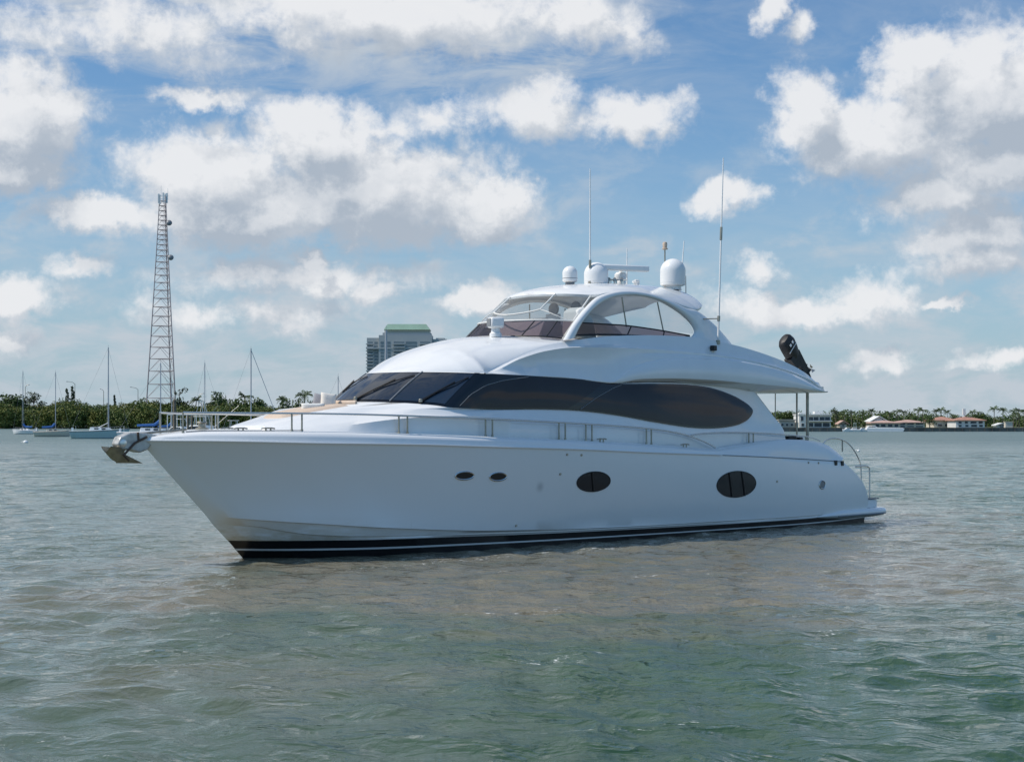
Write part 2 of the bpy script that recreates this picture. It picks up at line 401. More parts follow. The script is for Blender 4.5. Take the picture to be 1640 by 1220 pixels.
# rub rail
mb = MB()
for sg in (1, -1):
    rr = RAIL(np.concatenate([np.linspace(.05, 3, 22), np.linspace(3.3, 18.05, 50)])); V = []
    mb.tube([(q[0], -sg*(q[1]+.012), q[2]+.005) for q in rr], .026, 6)
mb.build('rub_rail', M_fiber, hull)
mb = MB()
for sg in (1, -1):
    rr = RAIL(np.linspace(18.15, 24.75, 30)); mb.tube([(q[0], -sg*(q[1]+.004), q[2]) for q in rr], .014, 6)
mb.build('seam', M_grey, hull)
# foredeck and side decks
mb = MB(); ss = np.linspace(0, 1, 70)**1.4; e2 = samp(Cv([tuple(q) for q in ins2]) if False else DT, ss)
G = []
for i, q in enumerate(e2):
    drop = .2*min(max((q[0]-7)/4, 0), 1); pe = max(q[1]-.17, 0); row = []
    for k in np.linspace(0, 1, 9):
        p = pe*k; row.append((q[0], p, q[2]+.006-drop+.05*(1-k*k)*min(1, pe)))
    G.append(row)
mgrid(mb, G); deck = mb.build('deck', M_white, yacht)
mb = MB()
for (a, b_, off) in ((1.0, 3.55, .30), (2.0, 4.3, .62)):
    for sg in (1, -1):
        q = DT(np.linspace(a, b_, 16)); mb.tube([(t[0], -sg*(t[1]-off*.62-.04*i/3), t[2]+.02+.0*i) for i, t in enumerate(q)], .012, 5)
mb.build('deck_seam', M_grey, deck)

# ---- portholes and fittings on both sides
def on_hull(s, z, sg, off=0.):
    p = hull_p(s, z)+off; return Vector((s, -sg*p, z))
def oval(mb, s, z, a, b, sg, off, n=32, rings=3, skew=0.):
    V = [on_hull(s, z, sg, off)]; F = []
    for r in range(1, rings+1):
        for k in range(n):
            t = 2*math.pi*k/n; V.append(on_hull(s+a*math.cos(t)*r/rings, z+b*math.sin(t)*r/rings, sg, off))
    for k in range(n): F.append((0, 1+k, 1+(k+1) % n))
    for r in range(rings-1):
        for k in range(n): F.append((1+r*n+k, 1+(r+1)*n+k, 1+(r+1)*n+(k+1) % n, 1+r*n+(k+1) % n))
    mb.add(V, F)
def ovalrim(mb, s, z, a, b, sg, off, r):
    mb.tube([on_hull(s+a*math.cos(t), z+b*math.sin(t), sg, off) for t in np.linspace(0, 2*math.pi, 41)], r, 6, False)
for sg in (1, -1):
    for (s_, z_, a, b, nd) in ((7.79,1.98,.29,.10,0), (8.9,1.93,.29,.105,0), (12.49,1.71,.67,.275,1), (18.84,1.47,.96,.395,2)):
        mb = MB(); oval(mb, s_, z_, a, b, sg, .012); ph = mb.build('porthole', M_side if nd else M_black, hull)
        mb = MB(); ovalrim(mb, s_, z_, a, b, sg, .008, .012 if nd else .02); mb.build('porthole_rim', M_rub if nd else M_steel, ph)
        for k in range(nd):
            x = s_+((k-.5*(nd-1))*.62 if nd > 1 else -.05)
            zz = b*math.sqrt(1-((x-s_)/a)**2)
            mb = MB(); mb.tube([on_hull(x-.10*t*b/.4, z_+t*zz*.97, sg, .02) for t in (-1, -.3, .3, 1)], .03, 6); mb.build('mullion', M_rub, ph)
    mb = MB(); oval(mb, 23.43, 1.33, .17, .13, sg, .012); vent = mb.build('exhaust_cover', M_grey, hull)
    mb = MB(); ovalrim(mb, 23.43, 1.33, .17, .13, sg, .01, .02); mb.build('cover_rim', M_steel, vent)
    for (s_, z_) in ((11.35, 2.47), (11.92, 2.45), (11.15, 1.95), (9.72, .62), (22.7, 2.05), (23.3, 2.03), (20.9, 1.5)):
        mb = MB(); c = on_hull(s_, z_, sg, 0); mb.lathe([(.028,-.02),(.035,.0),(.03,.022),(.0,.024)], c, 10, Matrix.Rotation(R(90)*sg, 4, 'X')); mb.build('through_hull_fitting', M_steel2, hull)
    for s_ in (24.35, 24.75):
        mb = MB(); c = RAIL([s_])[0]; mb.box(c[0]-.07, c[0]+.07, -sg*(c[1]-.1), -sg*(c[1]+.05), c[2]-.14, c[2]+.02); mb.build('fairlead', M_rub, hull, bevel=.01)

# ---- deckhouse
def hs(s, z):
    return float(np.interp(s, [7,9,12,16,20,23], [2.35,2.42,2.5,2.55,2.5,2.35]))-.13*(z-3.4)
SILLC = [(7.85,3.71),(8.12,3.68),(8.99,3.67),(10.81,3.69),(12.22,3.67),(13.55,3.59),(15.01,3.41),(16.56,3.235),(17.4,3.17),(18.23,3.155),(18.95,3.17),(19.55,3.25),(20.0,3.37),(20.32,3.52),(20.44,3.62),(20.47,3.70)]
GTC = [(9.04,4.62),(10.12,4.60),(10.93,4.59),(11.94,4.575),(12.63,4.54),(13.4,4.48),(14.1,4.44),(14.79,4.44),(15.94,4.465),(17.17,4.46),(18.0,4.42),(18.6,4.36),(19.28,4.22),(19.85,4.05),(20.22,3.90),(20.42,3.78),(20.47,3.70)]
def sillp(s): z = float(np.interp(s, *zip(*SILLC))); return (s, hs(s, z), z)
def gtp(s): z = float(np.interp(s, *zip(*GTC))); return (s, hs(s, z), z)
FRONT_S = [(6.35,0,3.87),(6.5,.8,3.86),(6.98,1.5,3.83),(7.42,2.0,3.78),(7.85,2.33,3.71)]
FRONT_G = [(7.55,0,4.66),(7.68,.8,4.66),(8.15,1.5,4.65),(8.6,1.98,4.635),(9.04,2.24,4.62)]
SK = FRONT_S+[sillp(s) for s in (9.4,10.8,12.4,14,15.6,17.2,18.4,19.4,20.0,20.35,20.47)]
GK = FRONT_G+[gtp(s) for s in (10.1,11.4,12.7,14.2,15.7,17.2,18.4,19.4,20.05,20.36,20.47)]
NK = len(SK)-1
def WS(k, t, off=0.):          # ruled window surface: k along, t up
    k = abs(k) if k >= 0 else k
    sg = 1
    if k < 0: sg = -1; k = -k
    a = crom(SK, [k])[0]; b = crom(GK, [k])[0]
    if k < 1:   # keep the centreline flat
        pass
    q = a+(b-a)*t
    # outward normal estimate
    k2 = min(k+.05, NK); k1 = max(k2-.1, 0)
    tan = (crom(SK, [k2])[0]-crom(SK, [k1])[0])*(1-t)+(crom(GK, [k2])[0]-crom(GK, [k1])[0])*t
    up = b-a
    if np.linalg.norm(up) < .05 or np.linalg.norm(tan) < 1e-4: n = np.array([0, 1, .1])
    else:
        n = np.cross(up, tan); 
        if np.linalg.norm(n) < 1e-6: n = np.array([0, 1, .1])
    n = n/np.linalg.norm(n)
    if n[1] < 0 and k > 1: n = -n
    if k <= 1 and n[0] > 0: n = -n
    q = q+n*(off+.03*4*t*(1-t)*min(1, np.linalg.norm(up)))
    return Vector((q[0], -sg*q[1], q[2]))
ks = sorted(set(list(np.linspace(0, 4, 33))+list(np.linspace(4, 12, 41))+list(np.linspace(12, NK, 30))))
house = None
D_ = [(2.85,0,3.08),(2.95,.7,3.08),(3.35,1.25,3.08),(4.3,1.85,3.06),(6.0,2.3,3.0),(8,2.5,2.95),(10,2.56,2.88),(12.4,2.58,2.8),(14,2.58,2.7),(15.6,2.58,2.62),(17.2,2.58,2.45),(18.6,2.56,2.45),(20,2.53,2.5),(21.2,2.5,2.6),(22.28,2.44,2.6)]
CR = [(2.93,0,3.22),(3.03,.66,3.22),(3.43,1.17,3.20),(4.5,1.76,3.24),(6.1,2.27,3.43),(8,2.49,3.50),(10,2.56,3.41),(12.4,2.59,3.24),(14,2.59,3.15),(15.6,2.59,3.04),(17.2,2.58,2.95),(18.6,2.57,2.93),(20,2.55,3.0),(21,2.5,3.05),(22.13,2.43,3.08)]
CR2 = [(3.02,0,3.27),(3.14,.6,3.28),(3.6,1.05,3.28),(4.75,1.58,3.38),(6.3,2.1,3.535),(8.05,2.41,3.58),(10,2.50,3.51),(12.4,2.52,3.38),(14,2.55,3.27),(15.6,2.57,3.13),(17.2,2.575,3.02),(18.6,2.565,2.99),(20,2.54,3.06),(21,2.48,3.12),(22.08,2.42,3.15)]
SHD = [(4.5,0,3.58),(4.55,.75,3.60),(5.0,1.2,3.68),(5.9,1.62,3.66),(6.95,2.12,3.68),(8.4,2.37,3.66),(10.2,2.44,3.62),(12.4,2.48,3.55),(14,2.52,3.42),(15.6,2.55,3.24),(17.2,2.56,3.12),(18.6,2.55,3.09),(20,2.52,3.2),(21,2.44,3.28),(21.95,2.40,3.3)]
def body_s(s, z, d=.02): return (s, hs(s, z)-d, z)
SB = FRONT_S+[body_s(s, z) for s, z in ((9.4,3.67),(10.8,3.69),(12.4,3.66),(14,3.54),(15.6,3.34),(17.2,3.20),(18.6,3.18),(19.8,3.3),(20.9,3.4),(21.78,3.42))]
GB = FRONT_G+[body_s(s, z) for s, z in ((10.1,4.6),(11.4,4.59),(12.7,4.54),(14.2,4.46),(15.7,4.5),(17.2,4.5),(18.4,4.46),(19.3,4.4),(20.1,4.36),(20.66,4.36))]
nb = len(D_)-1; tt = np.linspace(0, nb, 141)
lv = [crom(c, tt) for c in (D_, CR, CR2, SHD, SB)]
mb = MB(); mgrid(mb, lv)
a, b = crom(SB, tt), crom(GB, tt)
up_rows = [a+(b-a)*t-np.array([0, .0, 0]) for t in (0, .25, .5, .75, 1)]
for r in up_rows[1:]: r[:, 1] -= .0
mgrid(mb, [[q+np.array([.02, -.012, 0]) if 0 < i < 99 else q for q in r] for i, r in enumerate(up_rows)])
# aft bulkhead
ae = [r[-1] for r in (lv[0], lv[1], lv[2], lv[3])]+[r[-1] for r in up_rows]
mgrid(mb, [[e, e+np.array([.10, -.12, 0]), e+np.array([.08, -.4, 0]), np.array([e[0], 0, e[2]])] for e in ae])
house = mb.build('deckhouse', M_white, yacht, ang=32)
# glass band
mb = MB()
for sg in (1, -1):
    Gd = []
    for k in ks:
        row = [WS(k, t, .012) for t in np.linspace(0, 1, 9)]
        edge = WS(k, 0, -.03); top = WS(k, 1, -.03)
        row = [edge]+row+[top]
        if sg < 0: row = [Vector((q.x, -q.y, q.z)) for q in row]
        Gd.append(row)
    mb.grid(Gd, flip=(sg < 0))
band = mb.build('window_band', M_glass, house, ang=50)
def pane(name, kf, ka, m, off, sg, n=24, t0=.05, t1=.95, par=None, rnd=0):
    mb = MB(); Gd = []
    for t in np.linspace(0, 1, 12):
        a_, b_ = kf(t), ka(t); row = []
        for x in np.linspace(0, 1, n):
            k = a_+(b_-a_)*x; q = WS(k, t0+(t1-t0)*t, off); row.append(Vector((q.x, q.y*sg, q.z)))
        Gd.append(row)
    mb.grid(Gd); return mb.build(name, m, par or house, ang=50)
fi = lambda xs, ys: (lambda t: float(np.interp(t, xs, ys)))
w1f = fi([0,.36,.67,.87,1],[4.10,4.12,4.32,4.75,5.4]); w1a = fi([0,.48,1],[6.74,7.17,7.55])
w2f = fi([0,.48,.9,1],[7.04,7.42,7.86,8.05])
for sg in (1, -1):
    pane('side_window', w1f, w1a, M_side, .022, sg, par=band)
    pane('side_window', w2f, lambda t: NK-.35, M_side, .022, sg, 60, par=band)
    # bright trim lines along the front edges of the side windows
    for fn, kk in ((w1f, .0), (w2f, .0)):
        mb = MB(); mb.tube([(lambda q: (q.x, q.y*sg, q.z))(WS(fn(t)+kk, .05+.9*t, .024)) for t in np.linspace(0, 1, 14)], .010, 5); mb.build('window_trim', M_grey, band)
# windshield panes: outer pane port, centre, outer pane starboard; divided at about a metre from the centreline
pane('windshield_pane', lambda t: 1.48, lambda t: 3.55, M_wind, .022, 1, par=band)
pane('windshield_pane', lambda t: 1.48, lambda t: 3.55, M_wind, .022, -1, par=band)
mb = MB(); Gd = []
for t in np.linspace(0, 1, 12):
    row = []
    for x in np.linspace(-1.42, 1.42, 30):
        q = WS(abs(x), .05+.9*t, .022); row.append(Vector((q.x, q.y*(1 if x >= 0 else -1), q.z)))
    Gd.append(row)
mb.grid(Gd); mb.build('windshield_pane', M_wind, band, ang=50)
for sg in (1, -1):
    mb = MB(); mb.tube([(lambda q: (q.x, q.y*sg, q.z))(WS(1.45, t, .03)) for t in np.linspace(.02, .98, 8)], .02, 6); mb.build('windshield_mullion', M_grey, band)
def wiper(k0, t0, k1, t1, sg):
    f_ = lambda k, t, o: (lambda q: Vector((q.x, q.y*(1 if k*sg >= 0 else -1), q.z)))(WS(abs(k), t, o))
    root = f_(k0, t0, .05); piv = f_(k1, t1, .08)
    mb = MB(); mb.tube([root, root.lerp(piv, .5)+Vector((0,0,.02)), piv], [.03,.02,.016], 6)
    mb.tube([root+Vector((.0,.0,.03)), piv+Vector((0,0,.03))], .012, 5)
    wp_ = mb.build('wiper', M_rub, house)
    mb = MB(); d = .8
    a_ = f_(k1-.55*d, t1-.30, .045); b_ = f_(k1+.45*d, t1+.22, .045)
    mb.tube([a_, piv-Vector((0,0,.02)), b_], .016, 5); mb.build('wiper_blade', M_rub, wp_)
    mb = MB(); mb.lathe([(.05,-.03),(.05,.04),(.03,.06)], root, 10); mb.build('wiper_pivot', M_steel2, wp_)
wiper(2.45, .04, 3.1, .60, 1); wiper(.25, .04, 1.0, .62, 1); wiper(-1.75, .04, -1.1, .62, 1)

# ---- sun pad in front of the windshield
def slope_z(s): return float(np.interp(s, [2.9,3.1,3.5,4.3,5.2,6.2,6.6], [3.22,3.27,3.42,3.59,3.74,3.86,3.88]))
pad = None
mb = MB(); G = []
for s_ in np.linspace(3.8, 5.75, 24):
    wd = .74*min(1, math.sqrt(max(0, (s_-3.6)/.8))); row = []
    for q in np.linspace(-1, 1, 15):
        e = .085*(1-abs(q)**8)*(1 if 3.85 < s_ < 5.7 else .1); row.append((s_, -wd*q, slope_z(s_)-.07+e))
    G.append(row)
mb.grid(G); pad = mb.build('sun_pad', M_beige, yacht, ang=60)
mb = MB()
mb.tube([(5.98+.1*abs(q)**3, -q*.55, 3.84) for q in np.linspace(-1, 1, 15)], .065, 12); mb.build('backrest', M_beige, pad)

def pillow(name, s, p, z, wd, h, th, m, lab, rx, ry, rz):
    mb = MB(); n = 12; Gf = []; Gb = []
    for i in range(n+1):
        a = -1+2*i/n; r1 = []; r2 = []
        for j in range(n+1):
            b = -1+2*j/n; e = (1-a**4)*(1-b**4); k = 1-.08*(1-abs(a))*(abs(b) > .9)-.0
            x = a*wd/2*(1-.07*(1-b*b)*0-.06*(a*a)*(1-b*b)); y = b*h/2*(1-.06*(b*b)*(1-a*a))
            r1.append((x, th/2*math.sqrt(max(e, 0)), y)); r2.append((x, -th/2*math.sqrt(max(e, 0)), y))
        Gf.append(r1); Gb.append(r2)
    mb.grid(Gf); mb.grid(Gb, flip=True)
    o = mb.build(name, m, None, ang=80)
    o.location = yw(s, p, z); o.rotation_euler = (R(rx), R(ry), R(rz)+YA); return props(o, lab, 'pillow', 'cushions on the sun pad')
pillow('pillow', 5.75, -.48, 3.90, .44, .36, .16, M_pgrey, 'grey striped throw pillow leaning behind the white ones on the sun pad', -20, 10, -50)
pillow('pillow', 5.62, -.02, 3.87, .42, .46, .2, M_linen, 'cream square pillow standing upright on the sun pad below the windshield', -15, 8, -25)
pillow('pillow', 5.02, .12, 3.74, .62, .17, .2, M_canvas, 'white bolster pillow lying flat on the front of the sun pad', 0, 0, -40)

# ---- hood above the windshield
T_ = Cv([(9.04,2.26,4.63),(9.25,2.12,4.66),(9.47,2.04,4.71),(10.08,2.0,4.93),(10.92,2.0,5.23),(12.0,2.0,5.51),(13.05,2.03,5.67),(14,2.1,5.78),(15,2.15,5.85),(16.2,2.22,5.89),(17.4,2.27,5.90),(18.8,2.34,5.80),(19.66,2.38,5.71),(20.9,2.42,5.52),(22.2,2.44,5.26),(23.3,2.42,4.95),(24.0,2.36,4.66)])
zc = Cv([(7.53,0,4.66),(7.7,0,4.76),(8.2,0,5.01),(8.8,0,5.28),(9.45,0,5.50),(10.33,0,5.68),(11.5,0,5.79),(12.9,0,5.82)])
def pe(s):
    if s <= 9.04: return float(np.interp(s, [7.53,7.56,7.68,7.9,8.15,8.6,9.04], [.0,.3,.8,1.2,1.5,1.98,2.24]))
    return float(T_([s])[0][1])
def ze(s): return 4.665-.03*min(1, (s-7.53)/1.5) if s <= 9.04 else float(T_([s])[0][2])
mb = MB(); G = []
for s_ in sorted(set(list(np.linspace(7.53, 9.04, 26))+list(np.linspace(9.04, 12.9, 34)))):
    P_ = pe(s_)+.0; row = []
    for th in np.linspace(0, math.pi/2, 20):
        q = math.sin(th); row.append((s_, P_*q, ze(s_)+(zc([s_])[0][2]-ze(s_))*(1-q**2.3)**.75))
    G.append(row)
mgrid(mb, G)
# lip under the hood's front edge
lip = [crom(FRONT_G, np.linspace(0, 4, 41))+np.array([-.02, .01, .02]), crom(FRONT_G, np.linspace(0, 4, 41))+np.array([-.05, .03, -.005]), crom(FRONT_G, np.linspace(0, 4, 41))+np.array([.05, -.03, -.02])]
for l_ in lip: l_[0, 1] = 0
mgrid(mb, lip)
hood = mb.build('windshield_hood', M_white, yacht, ang=40)

# ---- flybridge sides with their swept crests
C2 = Cv([(9.04,2.27,4.62),(9.46,2.12,4.68),(10.43,2.17,5.04),(11.43,2.23,5.29),(12.41,2.28,5.41),(13.36,2.31,5.44),(15.61,2.38,5.46),(17.95,2.48,5.40),(19.59,2.55,5.30),(21.79,2.62,5.03),(23.31,2.62,4.72),(24,2.55,4.5)])
C4b = Cv([(9.04,2.27,4.625),(10.12,2.30,4.61),(10.93,2.33,4.60),(11.94,2.36,4.585),(12.63,2.37,4.55),(13.4,2.42,4.49),(13.83,2.47,4.47),(14.2,2.51,4.64),(14.54,2.55,4.80),(15.0,2.59,4.95),(15.58,2.63,5.08),(16.36,2.68,5.16),(17.33,2.72,5.20),(18.2,2.75,5.21),(19.15,2.78,5.20),(20.35,2.81,5.11),(21.3,2.82,5.0),(22.31,2.82,4.84),(23.21,2.80,4.62),(23.66,2.76,4.48),(24,2.72,4.38)])
C5 = Cv([(9.04,2.275,4.62),(10.12,2.305,4.60),(10.93,2.335,4.59),(11.94,2.365,4.575),(12.63,2.375,4.54),(13.4,2.42,4.48),(13.82,2.46,4.455),(15.01,2.56,4.585),(16.49,2.64,4.625),(18.07,2.70,4.61),(19.7,2.76,4.54),(22.45,2.79,4.43),(23.84,2.74,4.335),(24,2.72,4.33)])
U1 = Cv([(9.04,2.24,4.6),(12.63,2.35,4.53),(13.82,2.38,4.44),(15,2.40,4.50),(16.5,2.41,4.53),(18,2.40,4.47),(19.7,2.38,4.38),(21,2.36,4.29),(22.4,2.36,4.28),(24,2.5,4.30)])
sv = np.concatenate([np.linspace(9.04, 13.8, 44), np.linspace(13.9, 24.0, 80)])
cT, c2, c4_, c5_, u1 = T_(sv), C2(sv), C4b(sv), C5(sv), U1(sv)
v1 = (cT+c2)/2; w_ = np.clip((sv-9.3)/1.5, 0, 1)[:, None]
v1 = v1+w_*np.array([0, -.035, -.06]); v1[:, 1] += .02
k1 = c2+w_*np.array([0, -.025, .02])
v2a = c2+(c4_-c2)*.3; v2b = c2+(c4_-c2)*.62
hollow = (w_[:, 0]*.085)
v2a[:, 1] -= hollow*.9; v2b[:, 1] -= hollow*1.1
c4_ = c4_+np.outer(np.clip((sv-14.)/1.2, 0, 1), [0, -.13, .01])
k4 = c4_+np.clip((sv-13.9)/.8, 0, 1)[:, None]*np.array([0, -.05, .03])
fl = [c4_+(c5_-c4_)*t+np.outer(np.clip((sv-13.85)/1.5, 0, 1)*4*t*(1-t), [0, .06, 0]) for t in (.25, .5, .75)]
u2 = np.array(u1); u2[:, 1] = 0
rows2 = [cT, v1, k1, c2, v2a, v2b, k4, c4_]+fl+[c5_, (c5_*.85+u1*.15)+np.array([0,0,-.012]), u1, u2]
def tail(r, top):
    e = r[-1]; o = []
    for x in (.25, .5, .7, .82, .86):
        k = math.sqrt(max(0, 1-(x/.87)**2)); o.append(np.array([e[0]+x, e[1]*(.55+.45*k) if e[1] else 0, 4.335+(e[2]-4.335)*k]))
    return o
full2 = [list(r)+tail(r, 0) for r in rows2]
mb = MB(); mgrid(mb, full2)
# inside of the coaming and the fly deck floor
t3 = np.array(cT); t4 = cT+np.array([0,-.10,-.0]); t5 = cT+np.array([0,-.18,-.12]); t6 = np.array(t5); t6[:, 1] = 0
i0 = int(np.searchsorted(sv, 12.6)); ext = lambda r: list(r[i0:])+tail(r, 0)
mgrid(mb, [ext(t3), ext(t4), ext(t5), ext(t6)])
fly = mb.build('flybridge_body', M_white, yacht, ang=24)
for sg in (1, -1):
    mb = MB()
    mb.box(20.3, 21.5, -sg*2.33-.06, -sg*2.33+.06, 4.33, 4.35)
    for k in range(7): mb.box(20.35+k*.16, 20.42+k*.16, -sg*2.33-.05, -sg*2.33+.05, 4.325, 4.345)
    mb.build('vent_grille', M_grey, fly)

# ---- tinted windscreen of the flybridge
WB = [(11.3,0,5.74),(11.5,1.0,5.74),(11.85,1.6,5.72),(12.32,1.93,5.68)]
WT = [(11.86,0,6.20),(12.05,1.0,6.19),(12.4,1.52,6.18),(12.88,1.84,6.17)]
RF = [(13.0,0,7.03),(13.15,.95,7.01),(13.4,1.45,6.99),(13.75,1.74,6.96)]
tq = np.linspace(0, 3, 25)
wb, wt, rf = crom(WB, tq), crom(WT, tq), crom(RF, tq)
mb = MB(); mgrid(mb, [wb, (wb+wt)/2+np.array([-.01, .01, 0]), wt]); scr = mb.build('tinted_windscreen', M_tint, yacht, ang=60)
mb = MB()
for sg in (1, -1):
    mb.tube([(q[0], -sg*q[1], q[2]) for q in wb], .022, 6)
    for k in (1.15, 2.2):
        a_, b_ = crom(WB, [k])[0], crom(WT, [k])[0]; mb.tube([(a_[0], -sg*a_[1], a_[2]), (b_[0], -sg*b_[1], b_[2])], .018, 6)
mb.build('screen_frame', M_rub, scr)
mb = MB()
for sg in (1, -1): mb.tube([(q[0], -sg*q[1], q[2]+.02) for q in wt], .03, 6)
mb.build('canvas_strip', M_canvas, scr)
mb = MB(); mgrid(mb, [wt, wt+(rf-wt)*.33, wt+(rf-wt)*.66, rf]); cl = mb.build('clear_enclosure', M_clear, yacht, ang=60)
mb = MB()
fr_ = lambda k, t, sg: (lambda a_: (a_[0]-.01, -sg*a_[1], a_[2]))(crom(WT, [k])[0]*(1-t)+crom(RF, [k])[0]*t)
for sg in (1, -1):
    mb.tube([fr_(.95, t, sg) for t in np.linspace(.42, 1, 5)], .022, 6)
    mb.tube([fr_(3, t, sg) for t in np.linspace(0, 1, 5)], .022, 6)
    mb.tube([fr_(k, .42-.17*(1-(k/.95)**2), sg) for k in np.linspace(.95, 0, 9)], .026, 6)
    mb.tube([fr_(.95+x*1.6, .42-.36*x, sg) for x in np.linspace(0, 1, 6)], .014, 6)
mb.build('seam_strip', M_canvas, cl)
# side tinted panels
TBs = Cv([(12.72,1.97,5.77),(13.81,2.0,5.83),(15.05,2.03,5.86),(16.23,2.06,5.86),(17.33,2.07,5.86),(17.78,2.08,5.94)])
TTs = Cv([(13.08,1.96,6.14),(14.68,2.0,6.14),(16.09,2.03,6.08),(17.78,2.08,5.95)])
uu = np.linspace(0, 1, 30); tb, tt_ = samp(TBs, uu), samp(TTs, uu)
mb = MB(); mgrid(mb, [tb, tt_]); sd = mb.build('tinted_side_panel', M_tint, yacht, ang=60)
mb = MB()
for sg in (1, -1):
    mb.tube([(q[0], -sg*q[1], q[2]) for q in tb], .03, 6); mb.tube([(q[0], -sg*q[1], q[2]) for q in tt_], .022, 6)
    for x in (.48, .78):
        i = int(x*29); mb.tube([(tb[i][0], -sg*tb[i][1], tb[i][2]), (tt_[i][0], -sg*tt_[i][1], tt_[i][2])], .02, 6)
mb.build('panel_frame', M_rub, sd)

# ---- arches
AO = [(12.28,5.62),(12.75,6.13),(13.44,6.68),(13.9,6.94),(14.68,7.13),(15.46,7.17),(16.25,7.12),(17.08,6.97),(17.76,6.80),(18.38,6.72),(19.29,6.26),(20.10,5.66)]
AI = [(12.70,5.70),(13.13,6.20),(13.67,6.60),(14.29,6.86),(15.0,7.0),(15.86,7.02),(16.67,6.91),(17.3,6.70),(17.75,6.48),(18.05,6.24),(18.10,6.02),(17.70,5.78)]
tq = np.linspace(0, 11, 78)
ao = crom([(x, 0, z) for x, z in AO], tq); ai = crom([(x, 0, z) for x, z in AI], tq)
def ap(z): return 2.08-.10*(z-5.8)
for sg in (1, -1):
    mb = MB(); G = []
    for o_, i_ in zip(ao, ai):
        row = []; L = np.linalg.norm(o_-i_)
        for a_, off in ((0,-.07),(.04,-.02),(.13,.015),(.3,.04),(.5,.05),(.7,.045),(.87,.02),(.97,-.02),(1,-.08),(.92,-.13),(.5,-.17),(.1,-.13),(0,-.07)):
            q = o_+(i_-o_)*a_; row.append((q[0], -sg*(ap(q[2])+off), q[2]))
        G.append(row)
    mb.grid(G, flip=(sg < 0)); arch = mb.build('arch', M_white, yacht, ang=50)
    mb = MB(); Gp = []
    cv = crom([(x, 0, z) for x, z in AI], np.linspace(1, 10, 40))
    ctr = (15.6, 6.35)
    # the clear side curtain closes the arch opening
    poly = [(q[0], q[2]) for q in cv]
    V = [(15.6, -sg*(ap(6.4)-.1), 6.4)]+[(x, -sg*(ap(z)-.1), z) for x, z in poly]
    mb.add(V, [(0, i, i+1) for i in range(1, len(poly))]+[(0, len(poly), 1)])
    cur = mb.build('clear_side_curtain', M_clear, yacht, smooth=False)
    for (xa, za, xb, zb) in ((14.93, 6.95, 15.03, 6.1), (16.52, 6.9, 16.70, 6.02)):
        mb = MB(); mb.tube([(xa, -sg*(ap(za)-.09), za), (xb, -sg*(ap(zb)-.09), zb)], .02, 8); mb.build('hardtop_post', M_steel2, yacht)

# ---- hardtop
ZC = Cv([(13.0,0,7.05),(13.1,0,7.12),(13.5,0,7.24),(14.5,0,7.41),(16,0,7.52),(18,0,7.57),(18.7,0,7.54),(19.2,0,7.42),(19.45,0,7.30)])
ZE = Cv([(13.0,.0,7.04),(13.1,.75,7.02),(13.2,1.1,7.01),(13.4,1.45,6.99),(13.75,1.76,6.97),(14.2,1.90,7.04),(14.68,1.93,7.11),(15.46,1.94,7.15),(16.25,1.94,7.11),(17.08,1.93,6.97),(17.76,1.93,6.84),(18.3,1.91,6.78),(18.75,1.76,6.88),(19.15,1.48,7.0),(19.45,1.1,7.1)])
mb = MB(); G = []; G2 = []
for s_ in np.concatenate([np.linspace(13.0, 13.75, 14), np.linspace(13.85, 19.45, 44)]):
    c_ = zc_ = float(ZC([s_])[0][2]); e = ZE([s_])[0]; row = []; r2 = []
    for q in np.sin(np.linspace(0, math.pi/2, 16)):
        z = e[2]+(c_-e[2])*(1-q**2.6)**.9; row.append((s_, e[1]*q, z)); r2.append((s_+.0, e[1]*q*.985, z-.07-.02*(1-q)))
    G.append(row+[(s_, e[1]*.99, e[2]-.05)]); G2.append(r2+[(s_, e[1]*.99, e[2]-.05)])
mgrid(mb, G); mgrid(mb, [list(r) for r in G2])
for k in (0, -1):
    mgrid(mb, [[q for q in G[k][:-1]], [q for q in G2[k][:-1]]])
ht = mb.build('hardtop', M_white, yacht, ang=38)

# ---- domes, radar, aerials
def roofz(s, p): e = ZE([s])[0]; c_ = float(ZC([s])[0][2]); q = min(1, abs(p)/e[1]); return e[2]+(c_-e[2])*(1-q**2.6)**.9
def dome(s, p, z0, z1, r, ped):
    mb = MB(); zb = roofz(s, p)-.03; h = z1-z0; prof = [(r*.80, z0), (r*.98, z0+.03), (r, z0+.09), (r*1.0, z0+h-r*.98)]
    for a in np.linspace(5, 88, 12): prof.append((r*math.cos(R(a)), z0+h-r*.98+r*.98*math.sin(R(a))))
    mb.lathe(prof, (s, -p, 0), 28); d = mb.build('radar_dome', M_fiber, yacht, ang=40)
    mb = MB(); mb.lathe([(r*.72, zb), (r*.62, zb+.04), (r*.62, z0+.01)], (s, -p, 0), 20); mb.build('dome_base', M_grey if ped else M_fiber, d)
    mb = MB(); mb.lathe([(r*1.012, z0+.10), (r*1.012, z0+.115)], (s, -p, 0), 28); mb.build('dome_seam', M_grey if ped else M_fiber, d)
dome(14.73, 0, 7.50, 7.98, .225, 1); dome(15.95, -.05, 7.50, 8.18, .37, 0); dome(18.62, .75, 7.57, 8.42, .395, 0)
mb = MB(); mb.lathe([(.17,7.50),(.17,7.62),(.13,7.66),(.15,7.70),(.19,7.78),(.19,7.86),(.14,7.92),(.05,7.94),(.05,7.99)], (16.9, -.1, 0), 20)
rd = mb.build('radar_pedestal', M_fiber, yacht, ang=35)
mb = MB(); Mx = Matrix.Translation((16.72, -.25, 8.03)) @ Matrix.Rotation(R(-20), 4, 'Z')
mb.box(-.98, .98, -.09, .09, -.08, .10, Mx); mb.build('scanner_bar', M_fiber, rd, bevel=.045)
